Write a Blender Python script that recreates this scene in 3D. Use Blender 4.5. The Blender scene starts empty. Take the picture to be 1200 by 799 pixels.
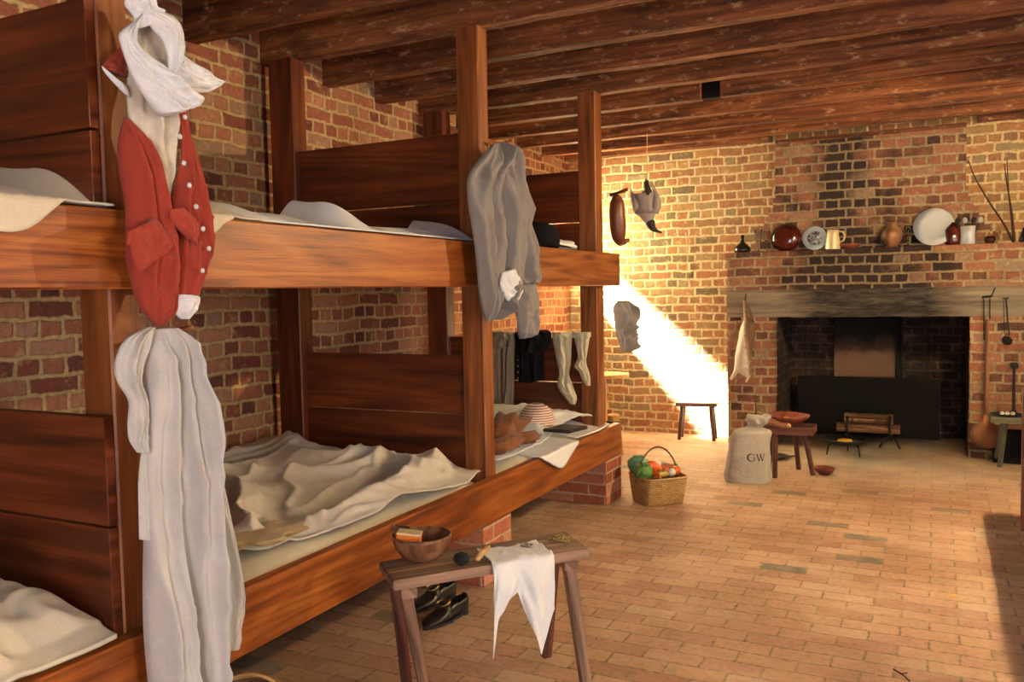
import bpy, bmesh, math, random
from mathutils import Vector, Matrix, noise
from mathutils.bvhtree import BVHTree
PI = math.pi
S = bpy.context.scene
def nvec(p):
    return Vector((noise.noise(p+Vector((11.3, 4.1, 7.7))), noise.noise(p+Vector((-5.2, 9.4, 2.6))), noise.noise(p+Vector((3.9, -8.8, 6.1)))))
COL = S.collection

# ------------------------------------------------------------------ camera
YAW, PITCH, ROLL, FPX, EYE = 0.465037, -0.0579639, -0.0193772, 991.59, 1.45
def cam_axes():
    cy, sy, cp, sp = math.cos(YAW), math.sin(YAW), math.cos(PITCH), math.sin(PITCH)
    f = Vector((-sy*cp, cy*cp, sp)); r = Vector((cy, sy, 0)); u = r.cross(f)
    cr, sr = math.cos(ROLL), math.sin(ROLL)
    return cr*r+sr*u, -sr*r+cr*u, f
CR, CU, CF = cam_axes()
EYEV = Vector((0, 0, EYE))
def at(px, py, **k):
    """surveying helper: the point seen at a place of the photo, at a known X, Y or Z"""
    d = (px-600)/FPX*CR-(py-399.5)/FPX*CU+CF
    (a, v), = k.items(); i = 'XYZ'.index(a)
    return EYEV+d*((v-EYEV[i])/d[i])
cd = bpy.data.cameras.new('camera'); cam = bpy.data.objects.new('camera', cd); COL.objects.link(cam)
cd.sensor_width = 36; cd.lens = FPX/1200*36; cd.clip_start = 0.02; cd.clip_end = 200
M = Matrix((CR, CU, -CF)).transposed().to_4x4(); M.translation = EYEV
cam.matrix_world = M
S.camera = cam

# ------------------------------------------------------------------ light and exposure
S.view_settings.view_transform = 'Standard'; S.view_settings.look = 'None'
S.view_settings.gamma = 1; S.view_settings.use_curve_mapping = False
S.view_settings.exposure = 0.43
w = bpy.data.worlds.new('sky'); S.world = w; w.use_nodes = True
bg = w.node_tree.nodes['Background']; bg.inputs[0].default_value = (0.62, 0.78, 1, 1); bg.inputs[1].default_value = 2.0
def lamp(name, kind, loc, energy, color, **k):
    l = bpy.data.lights.new(name, kind); o = bpy.data.objects.new(name, l); COL.objects.link(o)
    o.location = loc; l.energy = energy; l.color = color
    aim = k.pop('aim', None)
    for a, b in k.items(): setattr(l, a, b)
    if aim is not None: o.rotation_euler = Vector(aim).to_track_quat('-Z', 'Y').to_euler()
    return o
lamp('sun', 'SUN', (-6, 6, 6), 650, (1, .93, .8), angle=.16, aim=(1, .36, -1.02))
# daylight in each window / door opening
lamp('daylight_west', 'AREA', (-3.40, 7.8, 1.98), 55, (1, .84, .50), shape='RECTANGLE', size=.5, size_y=.65, aim=(1, .1, -.25))
lamp('daylight_east_a', 'AREA', (3.25, .6, 1.5), 84, (1, .90, .76), shape='RECTANGLE', size=1.0, size_y=1.3, aim=(-1, .15, -.05))
lamp('daylight_east_b', 'AREA', (3.25, 4.6, 1.5), 14, (1, .88, .70), shape='RECTANGLE', size=1.0, size_y=1.3, aim=(-1, 0, -.05))
lamp('daylight_door', 'AREA', (.5, -1.85, 1.25), 60, (.84, .92, 1), shape='RECTANGLE', size=1.1, size_y=2.0, aim=(-.25, 1, .02))

# ------------------------------------------------------------------ node helpers
def mat(name):
    m = bpy.data.materials.new(name); m.use_nodes = True
    nt = m.node_tree; b = nt.nodes['Principled BSDF']
    return m, nt, b
def N(nt, t, **k):
    n = nt.nodes.new(t)
    for a, v in k.items():
        if a.startswith('i_'): n.inputs[a[2:].replace('_', ' ')].default_value = v
        elif a.startswith('n'): n.inputs[int(a[1:])].default_value = v
        else: setattr(n, a, v)
    return n
def L(nt, a, b): nt.links.new(a, b)
def ramp(nt, fac, stops, interp='LINEAR'):
    r = N(nt, 'ShaderNodeValToRGB'); e = r.color_ramp.elements; r.color_ramp.interpolation = interp
    while len(e) < len(stops): e.new(.5)
    for i, (p, c) in enumerate(stops): e[i].position = p; e[i].color = (*c, 1) if len(c) == 3 else c
    L(nt, fac, r.inputs[0]); return r.outputs[0]
def mixc(nt, fac, a, b, mode='MIX'):
    m = N(nt, 'ShaderNodeMix', data_type='RGBA', blend_type=mode)
    for s, v in ((m.inputs[0], fac), (m.inputs[6], a), (m.inputs[7], b)):
        if hasattr(v, 'is_output'): L(nt, v, s)
        elif isinstance(v, (int, float)): s.default_value = v
        else: s.default_value = (*v, 1)
    return m.outputs[2]
def math_(nt, op, a, b=None, clamp=False):
    m = N(nt, 'ShaderNodeMath', operation=op, use_clamp=clamp)
    for s, v in ((m.inputs[0], a), (m.inputs[1], b)):
        if v is None: continue
        if hasattr(v, 'is_output'): L(nt, v, s)
        else: s.default_value = v
    return m.outputs[0]
def lin(h):
    h = h.lstrip('#'); o = []
    for i in (0, 2, 4):
        c = int(h[i:i+2], 16)/255; o.append(c/12.92 if c <= .04045 else ((c+.055)/1.055)**2.4)
    return tuple(o)
def noise_(nt, vec, scale, detail=4, rough=.55, dist=0):
    n = N(nt, 'ShaderNodeTexNoise'); n.inputs['Scale'].default_value = scale; n.inputs['Detail'].default_value = detail
    n.inputs['Roughness'].default_value = rough; n.inputs['Distortion'].default_value = dist
    if vec is not None: L(nt, vec, n.inputs['Vector'])
    return n
def mapping(nt, vec, sc=(1, 1, 1), loc=(0, 0, 0)):
    m = N(nt, 'ShaderNodeMapping'); m.inputs['Scale'].default_value = sc; m.inputs['Location'].default_value = loc
    L(nt, vec, m.inputs['Vector']); return m.outputs[0]
def bump(nt, b, h, strength=.3, dist=.01):
    n = N(nt, 'ShaderNodeBump'); n.inputs['Strength'].default_value = strength; n.inputs['Distance'].default_value = dist
    L(nt, h, n.inputs['Height']); L(nt, n.outputs[0], b.inputs['Normal']); return n

def brick_mat(name, stops, mortar, bw=.232, rh=.083, ms=.009, squash=.5, offset=.5, wob=.006, soot=None, rough=.9, bstr=.8, mort2=None, grime=.35, off=(0, 0, 0), sm=.25, dust=False):
    m, nt, b = mat(name)
    uv = N(nt, 'ShaderNodeUVMap').outputs[0]
    geo = N(nt, 'ShaderNodeNewGeometry').outputs['Position']
    n1 = noise_(nt, geo, 17, 4, .6); n2 = noise_(nt, geo, 2.2, 2)
    v = N(nt, 'ShaderNodeVectorMath', operation='MULTIPLY_ADD'); L(nt, n1.outputs['Color'], v.inputs[0])
    v.inputs[1].default_value = (wob*2, wob*2, 0); L(nt, uv, v.inputs[2])
    v2 = N(nt, 'ShaderNodeVectorMath', operation='MULTIPLY_ADD'); L(nt, n2.outputs['Color'], v2.inputs[0])
    v2.inputs[1].default_value = (wob*3, wob*3, 0); L(nt, v.outputs[0], v2.inputs[2])
    vec = mapping(nt, v2.outputs[0], loc=off)
    br = N(nt, 'ShaderNodeTexBrick', offset=offset, offset_frequency=2, squash=squash, squash_frequency=2)
    L(nt, vec, br.inputs['Vector'])
    for k, val in (('Color1', (0, 0, 0, 1)), ('Color2', (1, 1, 1, 1)), ('Mortar', (0, 0, 0, 1)), ('Scale', 1), ('Mortar Size', ms), ('Mortar Smooth', sm), ('Bias', 0), ('Brick Width', bw), ('Row Height', rh)):
        br.inputs[k].default_value = val
    tint = ramp(nt, br.outputs['Color'], stops)
    f1 = noise_(nt, geo, 38, 5, .65); f2 = noise_(nt, geo, 1.7, 4)
    g = ramp(nt, f1.outputs['Fac'], [(.3, (.62, .6, .6)), (.55, (1, 1, 1)), (.75, (1.0, 1.0, 1.0))])
    c = mixc(nt, .75, tint, g, 'MULTIPLY')
    pale = ramp(nt, noise_(nt, geo, 14, 6, .7).outputs['Fac'], [(.56, (0, 0, 0)), (.70, (1, 1, 1))])
    c = mixc(nt, math_(nt, 'MULTIPLY', pale, grime), c, mortar)
    mo = ramp(nt, f1.outputs['Fac'], [(.3, mort2 or tuple(x*.6 for x in mortar)), (.6, mortar)])
    c = mixc(nt, br.outputs['Fac'], c, mo)
    c = mixc(nt, .55, c, ramp(nt, f2.outputs['Fac'], [(.3, (.68, .68, .68)), (.65, (1, 1, 1))]), 'MULTIPLY')
    if soot: c = mixc(nt, math_(nt, 'MULTIPLY', soot(nt, geo, br), math_(nt, 'SUBTRACT', 1, math_(nt, 'MULTIPLY', br.outputs['Fac'], .45 if soot is soot_fn else .04))), c, (.014, .012, .012))
    if dust:     # pale ash trodden out from the hearth
        sx = N(nt, 'ShaderNodeSeparateXYZ'); L(nt, geo, sx.inputs[0])
        k = math_(nt, 'MULTIPLY', math_(nt, 'SUBTRACT', sx.outputs[1], 6.1), .75, True)
        k = math_(nt, 'MULTIPLY', k, math_(nt, 'SUBTRACT', 1.0, math_(nt, 'MULTIPLY', math_(nt, 'ABSOLUTE', math_(nt, 'ADD', sx.outputs[0], .45)), .55), True))
        k = math_(nt, 'MULTIPLY', k, ramp(nt, noise_(nt, geo, 2.5, 6, .7).outputs['Fac'], [(.25, (.35, .35, .35)), (.6, (1, 1, 1))]))
        c = mixc(nt, k, c, lin('9e9682'))
        c = mixc(nt, math_(nt, 'MULTIPLY', ramp(nt, noise_(nt, geo, 3.1, 7, .75).outputs['Fac'], [(.46, (0, 0, 0)), (.66, (1, 1, 1))]), .6), c, lin('c0a083'))
        g2 = ramp(nt, noise_(nt, geo, .9, 5, .6).outputs['Fac'], [(.38, lin('b8a48c')), (.58, (1, 1, 1))]); c = mixc(nt, .6, c, g2, 'MULTIPLY')
    L(nt, c, b.inputs['Base Color']); b.inputs['Roughness'].default_value = rough
    b.inputs['Specular IOR Level'].default_value = .25
    h = math_(nt, 'SUBTRACT', math_(nt, 'MULTIPLY', f1.outputs['Fac'], .35), br.outputs['Fac'])
    bump(nt, b, h, bstr, .008)
    return m
BR_RED = [(0, lin('6b4138')), (.10, lin('80483a')), (.30, lin('985c46')), (.60, lin('aa6e54')), (.85, lin('b68062')), (1, lin('957864'))]
def soot_fn(nt, p, br):
    sx = N(nt, 'ShaderNodeSeparateXYZ'); L(nt, p, sx.inputs[0])
    n = noise_(nt, p, 5, 5, .65).outputs['Fac']
    dx = math_(nt, 'ABSOLUTE', math_(nt, 'SUBTRACT', sx.outputs[0], -.62))
    z = sx.outputs[2]
    # the wide smoke stain under the mantel, narrowing up the stack
    low = math_(nt, 'SUBTRACT', 1.0, math_(nt, 'DIVIDE', dx, .85))
    zf = math_(nt, 'SUBTRACT', 1, math_(nt, 'MULTIPLY', math_(nt, 'ABSOLUTE', math_(nt, 'SUBTRACT', z, 1.56)), 1.3), True)
    a = math_(nt, 'MULTIPLY', low, zf)
    dx2 = math_(nt, 'ABSOLUTE', math_(nt, 'SUBTRACT', sx.outputs[0], -.78))
    hi = math_(nt, 'MULTIPLY', math_(nt, 'SUBTRACT', 1.0, math_(nt, 'DIVIDE', dx2, .30)), .85)
    hz = math_(nt, 'GREATER_THAN', z, 1.76)
    m = math_(nt, 'MAXIMUM', a, math_(nt, 'MULTIPLY', hi, hz))
    m = math_(nt, 'ADD', m, math_(nt, 'MULTIPLY', math_(nt, 'SUBTRACT', n, .5), 1.1))
    m = math_(nt, 'ADD', m, math_(nt, 'MULTIPLY', math_(nt, 'SUBTRACT', br.outputs['Color'], .5), -.55))
    return math_(nt, 'MULTIPLY', math_(nt, 'MULTIPLY', math_(nt, 'SUBTRACT', m, .02), 2.4, True), .92)
def soot_all(nt, p, br):
    return math_(nt, 'MULTIPLY', math_(nt, 'SUBTRACT', 1.47, noise_(nt, p, 6, 5, .7).outputs['Fac'], True), .97)
def soot_old(nt, p, br):
    n = noise_(nt, p, 6, 5, .7).outputs['Fac']
    return math_(nt, 'MULTIPLY', math_(nt, 'SUBTRACT', 1.35, n, True), .93)
MORT = lin('c9a877')
m_wall = brick_mat('worn_red_brick_wall', BR_RED, MORT, grime=.6, ms=.0145, wob=.015, sm=.6)
m_wall_back = brick_mat('buff_red_brick_wall', [(0, lin('75684c')), (.15, lin('957050')), (.4, lin('a8724c')), (.75, lin('b08858')), (1, lin('908260'))], lin('dcc592'), ms=.0145, wob=.014, grime=.6, sm=.6)
m_breast = brick_mat('fireplace_brick', [(0, lin('644038')), (.12, lin('7c5040')), (.4, lin('905c46')), (.8, lin('9c6c52')), (1, lin('8c7866'))], lin('c2ac84'), ms=.013, wob=.012, soot=soot_fn, grime=.45, sm=.45)
m_firebox = brick_mat('sooty_firebox_brick', BR_RED, lin('c0a27a'), soot=soot_all, grime=.3, ms=.012, wob=.012)
m_pier = brick_mat('pier_brick', [(0, lin('8a4836')), (.5, lin('b4664a')), (1, lin('c88a6a'))], lin('c9ab88'), ms=.007, squash=1, grime=.25, rh=.076)
m_floor = brick_mat('worn_brick_paving', [(0, lin('7c7468')), (.018, lin('857a6c')), (.028, lin('b08468')), (.25, lin('bf947c')), (.5, lin('c79f80')), (.7, lin('c29c7c')), (.85, lin('c4a082')), (1, lin('ceae92'))], lin('ab9072'), bw=.225, rh=.105, ms=.0055, squash=1, wob=.006, rough=.62, bstr=.55, mort2=lin('54402e'), grime=.55, sm=.35, dust=True)

def wood(name, dark, mid, light, gscale=1, rough=.45, spec=.4, fleck=None, bs=.25, blot=.5):
    m, nt, b = mat(name); uv = N(nt, 'ShaderNodeUVMap').outputs[0]
    a = noise_(nt, mapping(nt, uv, (.9*gscale, 14*gscale, 1)), 1, 5, .6, .6)
    rg_ = noise_(nt, mapping(nt, uv, (.35*gscale, 4.5*gscale, 1)), 1, 1.5, .4, .3)
    rings_ = math_(nt, 'PINGPONG', math_(nt, 'MULTIPLY', rg_.outputs['Fac'], 9), .5)
    fine = noise_(nt, mapping(nt, uv, (3*gscale, 150*gscale, 1)), 1, 3, .6)
    f = math_(nt, 'ADD', math_(nt, 'MULTIPLY', a.outputs['Fac'], .62), math_(nt, 'MULTIPLY', rings_, .26))
    f = math_(nt, 'ADD', f, math_(nt, 'MULTIPLY', fine.outputs['Fac'], .25))
    c = ramp(nt, f, [(.34, dark), (.50, mid), (.68, light)])
    bl = noise_(nt, mapping(nt, uv, (1.6, 3.2, 1)), 1, 4, .6)
    c = mixc(nt, blot, c, ramp(nt, bl.outputs['Fac'], [(.30, (.5, .46, .44)), (.56, (1, 1, 1))]), 'MULTIPLY')
    if fleck:
        fl = noise_(nt, mapping(nt, uv, (8, 20, 1)), 1, 7, .78)
        c = mixc(nt, math_(nt, 'MULTIPLY', ramp(nt, fl.outputs['Fac'], [(.55, (0, 0, 0)), (.68, (1, 1, 1))]), .6), c, fleck)
        c = mixc(nt, math_(nt, 'MULTIPLY', ramp(nt, noise_(nt, mapping(nt, uv, (3, 9, 1), (4, 7, 0)), 1, 7, .75).outputs['Fac'], [(.52, (0, 0, 0)), (.64, (1, 1, 1))]), .7), c, dark)
    L(nt, c, b.inputs['Base Color']); b.inputs['Roughness'].default_value = rough; b.inputs['Specular IOR Level'].default_value = spec
    bump(nt, b, f, bs, .004)
    return m
m_rail = wood('orange_pine', lin('54260c'), lin('8e4a1a'), lin('ad6a2c'), rough=.42, blot=.5, gscale=1.4)
m_post = wood('brown_pine_post', lin('4c2710'), lin('80471f'), lin('9c6332'), rough=.5, blot=.5, gscale=1.3)
m_dark = wood('dark_stained_board', lin('34170c'), lin('602c16'), lin('864522'), rough=.36, blot=.85)
m_joist = wood('hewn_joist', lin('32180c'), lin('75401f'), lin('a2683c'), rough=.75, fleck=lin('d8b488'), bs=1.0, blot=.85)
m_ceil = wood('ceiling_board', lin('2e170d'), lin('54301a'), lin('6e4424'), rough=.8)
m_lintel = wood('grey_lintel_timber', lin('5e5648'), lin('7c705e'), lin('958873'), rough=.85, blot=.3)
m_bench = wood('weathered_bench', lin('46342a'), lin('80624e'), lin('a8866c'), rough=.65, gscale=1.5)
m_leg = wood('reddish_leg', lin('2e1812'), lin('5e3426'), lin('7c4a36'), rough=.6, gscale=1.5)
m_stool = wood('dark_stool', lin('2c1a14'), lin('52352a'), lin('6f4b3b'), rough=.6, gscale=1.5)
m_green = wood('greenish_bench', lin('44463a'), lin('666756'), lin('807e6a'), rough=.7, gscale=1.5)
m_bowl = wood('turned_bowl_wood', lin('3b2317'), lin('704a32'), lin('946a49'), rough=.5, gscale=1.3)
m_redbowl = wood('red_brown_bowl', lin('3f1c12'), lin('74392a'), lin('8e4c38'), rough=.45, gscale=1.3)
m_tan = wood('tan_wood', lin('a5793f'), lin('c79d62'), lin('dcb97e'), rough=.6, gscale=2)
m_bark = wood('split_log', lin('2c1d15'), lin('6a4a33'), lin('a07a55'), rough=.9, gscale=2, bs=1)

def cloth(name, c1, c2=None, weave=900, rough=.95, bs=.12, blot=.35, sheen=.15, stripes=None):
    m, nt, b = mat(name); c2 = c2 or tuple(x*.72 for x in c1)
    geo = N(nt, 'ShaderNodeNewGeometry').outputs['Position']
    tc = N(nt, 'ShaderNodeTexCoord').outputs['Object']
    n = noise_(nt, tc, 7, 5, .65); f = noise_(nt, tc, 220, 2)
    c = mixc(nt, math_(nt, 'MULTIPLY', ramp(nt, n.outputs['Fac'], [(.35, (1, 1, 1)), (.65, (0, 0, 0))]), blot), c1, c2)
    c = mixc(nt, .35, c, ramp(nt, f.outputs['Fac'], [(.3, (.75, .75, .75)), (.7, (1.1, 1.1, 1.1))]), 'MULTIPLY')
    if stripes:
        w_ = N(nt, 'ShaderNodeTexWave', wave_type='BANDS', bands_direction='Z', wave_profile='SIN')
        L(nt, tc, w_.inputs[0]); w_.inputs['Scale'].default_value = stripes[0]; w_.inputs['Distortion'].default_value = .6
        w_.inputs['Phase Offset'].default_value = 1.2
        c = mixc(nt, ramp(nt, w_.outputs['Fac'], [(.62, (0, 0, 0)), (.74, (1, 1, 1))]), c, stripes[1])
    L(nt, c, b.inputs['Base Color']); b.inputs['Roughness'].default_value = rough; b.inputs['Specular IOR Level'].default_value = .15
    b.inputs['Sheen Weight'].default_value = sheen
    n3 = noise_(nt, tc, 26, 5, .6)
    h = math_(nt, 'ADD', math_(nt, 'MULTIPLY', f.outputs['Fac'], .15), n3.outputs['Fac'])
    bump(nt, b, h, bs*2, .006)
    return m
m_cream = cloth('cream_linen', lin('c9c0b0'), lin('a0927e'), blot=.5)
m_blanket = cloth('ivory_wool_blanket', lin('cdc2ac'), lin('ada088'))
m_white = cloth('white_linen', lin('e2e0de'), lin('c6c4c2'))
m_lav = cloth('bluish_white_linen', lin('cfcfd3'), lin('a9aab2'))
m_shirt = cloth('pale_grey_linen', lin('b9b6b2'), lin('9a9692'), blot=.4)
m_gourd = m_tan
m_red = cloth('brick_red_wool', lin('93392b'), lin('7d2f24'))
m_grey = cloth('grey_wool', lin('7e7874'), lin('605b58'), bs=.35)
m_trous = cloth('taupe_wool', lin('8d8170'), lin('75695a'))
m_black = cloth('black_wool', lin('141314'), lin('0c0b0c'), sheen=.0)
m_stock = cloth('cream_knit', lin('c8bd9c'), lin('aa9d7c'), bs=.3)
m_brown = cloth('brown_leathery_cloth', lin('7c4e2e'), lin('4e2e1a'), blot=.8)
m_sacktan = cloth('tan_linen', lin('a58c66'), lin('7f6a4a'))
m_sack = cloth('sackcloth', lin('b5ad9e'), lin('8e8476'), bs=.6)
m_cap = cloth('striped_knit', lin('d9c9b8'), lin('c4b09e'), stripes=(22, lin('8e3b33')))
def plain(name, c, rough=.6, metal=0, spec=.5, var=.3, scale=12, coat=0, bs=.1, trans=0):
    m, nt, b = mat(name); tc = N(nt, 'ShaderNodeTexCoord').outputs['Object']
    n = noise_(nt, tc, scale, 5, .6)
    L(nt, mixc(nt, math_(nt, 'MULTIPLY', n.outputs['Fac'], var), c, tuple(x*.35 for x in c)), b.inputs['Base Color'])
    b.inputs['Roughness'].default_value = rough; b.inputs['Metallic'].default_value = metal; b.inputs['Specular IOR Level'].default_value = spec
    b.inputs['Coat Weight'].default_value = coat; b.inputs['Transmission Weight'].default_value = trans
    if bs: bump(nt, b, n.outputs['Fac'], bs, .003)
    return m
m_gourd = plain('gourd_skin', lin('9a6540'), .45, var=.5, scale=9)
m_iron = plain('wrought_iron', lin('2a2625'), .6, .6, var=.4)
m_ironplate = plain('cast_iron_plate', lin('141313'), .85, 0, spec=.2, var=.5, scale=4)
m_leather = plain('black_leather', lin('262220'), .35, 0, .6)
m_brownleather = plain('brown_leather', lin('6a3a22'), .4, 0, .5, var=.5, scale=5)
m_brass = plain('brass', lin('b09a62'), .3, 1)
m_silver = plain('pewter', lin('b0aca4'), .28, 1)
m_orange = plain('orange_box_card', lin('e8801f'), .6)
m_lid = plain('pale_box_top', lin('e2c79c'), .7)
m_bristle = plain('black_bristle', lin('151313'), .9, scale=120, bs=1)
m_redlac = plain('red_lacquer', lin('b5371c'), .4)
m_redglaze = plain('red_glaze', lin('48180f'), .15, 0, .5, coat=.6, scale=5)
m_blueglaze = plain('pale_blue_glaze', lin('b4c6cf'), .2, coat=.5)
m_creamglaze = plain('cream_glaze', lin('d6c290'), .25, coat=.5)
m_saltglaze = plain('salt_glaze', lin('9c7048'), .3, coat=.4, scale=7, var=.8)
m_whiteglaze = plain('white_glaze', lin('b4b8ba'), .2, coat=.5, var=.1)
m_darkglass = plain('dark_green_glass', lin('12140d'), .05, coat=1, var=0, bs=0)
m_bread = plain('yellow_cornbread', lin('e2b23c'), .8, scale=40)
m_cabbage = plain('cabbage_leaf', lin('5d8a3c'), .5, var=.5, scale=9)
m_kale = plain('blue_green_kale', lin('6fa07c'), .6, var=.5, scale=20)
m_carrot = plain('carrot', lin('e2621a'), .5)
m_potato = plain('sweet_potato', lin('a4562c'), .7, var=.5)
m_turnip = plain('turnip', lin('dccfc4'), .5, var=.2)
m_squash = plain('yellow_squash', lin('b9a24a'), .5)
m_egg = plain('white_egg', lin('e6ddd0'), .5, var=.05)
m_straw = plain('straw', lin('c9a55c'), .9)
m_stick = plain('dark_twig', lin('3b2218'), .9)
m_string = plain('string', lin('c8ae84'), .9)
m_letter = plain('black_lettering', lin('35302e'), .9)
m_ashstone, nt, b = mat('scorched_fireback_stone')
geo = N(nt, 'ShaderNodeNewGeometry').outputs['Position']; sx = N(nt, 'ShaderNodeSeparateXYZ'); L(nt, geo, sx.inputs[0])
k = math_(nt, 'ADD', math_(nt, 'MULTIPLY', math_(nt, 'SUBTRACT', sx.outputs[2], .82), 2.6), math_(nt, 'MULTIPLY', noise_(nt, geo, 5, 5, .7).outputs['Fac'], .8))
L(nt, ramp(nt, k, [(.30, lin('745744')), (.5, lin('4a382c')), (.8, lin('141110'))]), b.inputs['Base Color']); b.inputs['Roughness'].default_value = .95
m_plaster = plain('plaster', lin('a0927c'), .9)
m_earth = plain('lantern_tin', lin('3a3532'), .5, .7)
def glass(name, c=(1, 1, 1), rough=.02):
    m, nt, b = mat(name)
    b.inputs['Base Color'].default_value = (*c, 1); b.inputs['Roughness'].default_value = rough
    b.inputs['Transmission Weight'].default_value = 1; b.inputs['IOR'].default_value = 1.45
    return m
m_glass = glass('clear_glass', (.95, .92, .9))
m_glass.node_tree.nodes['Principled BSDF'].inputs['IOR'].default_value = 1.12
def emis(name, c, s):
    m, nt, b = mat(name); b.inputs['Emission Color'].default_value = (*c, 1); b.inputs['Emission Strength'].default_value = s
    b.inputs['Base Color'].default_value = (*c, 1); return m
m_flame = emis('candle_flame', (1, .6, .2), 6)
def basket_mat():
    m, nt, b = mat('woven_splint'); uv = N(nt, 'ShaderNodeUVMap').outputs[0]
    br = N(nt, 'ShaderNodeTexBrick', offset=.5, offset_frequency=2, squash=1); L(nt, uv, br.inputs['Vector'])
    for k, v in (('Color1', (*lin('b98c50'), 1)), ('Color2', (*lin('d2aa6c'), 1)), ('Mortar', (*lin('6a4522'), 1)), ('Scale', 1), ('Mortar Size', .0016), ('Mortar Smooth', .6), ('Brick Width', .036), ('Row Height', .014)):
        br.inputs[k].default_value = v
    n = noise_(nt, uv, 30, 3)
    L(nt, mixc(nt, .4, br.outputs['Color'], ramp(nt, n.outputs['Fac'], [(.3, (.6, .55, .5)), (.6, (1, 1, 1))]), 'MULTIPLY'), b.inputs['Base Color'])
    b.inputs['Roughness'].default_value = .65
    bump(nt, b, math_(nt, 'SUBTRACT', 1, br.outputs['Fac']), .9, .006); return m
m_basket = basket_mat()
def hare_mat():
    m, nt, b = mat('hare_fur'); tc = N(nt, 'ShaderNodeTexCoord').outputs['Object']; sx = N(nt, 'ShaderNodeSeparateXYZ'); L(nt, tc, sx.inputs[0])
    n = noise_(nt, tc, 30, 6, .7)
    f = math_(nt, 'ADD', math_(nt, 'MULTIPLY', sx.outputs[0], 12), math_(nt, 'MULTIPLY', n.outputs['Fac'], .7))
    f = math_(nt, 'ADD', f, math_(nt, 'MULTIPLY', sx.outputs[2], 1.5))
    L(nt, ramp(nt, f, [(.22, lin('d2c6b0')), (.40, lin('a08464')), (.7, lin('6c523a'))]), b.inputs['Base Color']); b.inputs['Roughness'].default_value = .95
    bump(nt, b, noise_(nt, tc, 160, 3).outputs['Fac'], .8, .006); return m
m_hare = hare_mat()
m_feather = plain('grey_feathers', lin('a39a97'), .8, scale=40, var=.5, bs=.5)
m_featherdark = plain('black_feathers', lin('2a2322'), .7, scale=30)

# ------------------------------------------------------------------ mesh helpers
def tag(o, label=None, cat=None, group=None, kind=None):
    for k, v in (('label', label), ('category', cat), ('group', group), ('kind', kind)):
        if v: o[k] = v
    return o
def thing(name, label, cat, loc=(0, 0, 0), group=None, rotz=0):
    o = bpy.data.objects.new(name, None); COL.objects.link(o); o.location = loc; o.rotation_euler = (0, 0, rotz); o.empty_display_size = .1
    return tag(o, label, cat, group)
def rootloc(p):
    v = Vector((0, 0, 0))
    while p is not None: v += p.location; p = p.parent
    return v
def obj(name, bm, m, parent=None, world=True, smooth=False, label=None, origin=True, mods=()):
    """link a bmesh as one object; vertices given in world space are moved into the parent's frame"""
    me = bpy.data.meshes.new(name)
    o = bpy.data.objects.new(name, me); COL.objects.link(o)
    if world:
        off = rootloc(parent) if parent else Vector((0, 0, 0))
        if parent is None and origin and len(bm.verts):
            xs = [v.co.x for v in bm.verts]; ys = [v.co.y for v in bm.verts]; zs = [v.co.z for v in bm.verts]
            base = Vector(((min(xs)+max(xs))/2, (min(ys)+max(ys))/2, min(zs)))
            o.location = base; off = base
        for v in bm.verts: v.co -= off
    bm.normal_update()
    bm.to_mesh(me); bm.free()
    if smooth:
        for p in me.polygons: p.use_smooth = True
    ms = m if isinstance(m, (list, tuple)) else [m]
    for x in ms: me.materials.append(x)
    if parent: o.parent = parent
    if label: o['label'] = label
    for t, k in mods:
        md = o.modifiers.new(t.lower(), t)
        for a, b in k.items(): setattr(md, a, b)
    return o
def BM():
    bm = bmesh.new(); bm.loops.layers.uv.new('UVMap'); return bm
def uvbox(bm, faces, grain='x', off=(0, 0)):
    uv = bm.loops.layers.uv['UVMap']; gi = 'xyz'.index(grain)
    for f in faces:
        n = f.normal; ax = max(range(3), key=lambda i: abs(n[i])); r = [i for i in range(3) if i != ax]
        if gi in r: u = gi; v = [i for i in r if i != gi][0]
        else: u, v = r
        for l in f.loops: l[uv].uv = (l.vert.co[u]+off[0], l.vert.co[v]+off[1])
def uvbrick(bm, faces):
    uv = bm.loops.layers.uv['UVMap']
    for f in faces:
        n = f.normal; ax = max(range(3), key=lambda i: abs(n[i]))
        for l in f.loops:
            c = l.vert.co; l[uv].uv = ((c.y, c.z), (c.x, c.z), (c.x, c.y))[ax]
_rs = random.Random(5)
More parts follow.
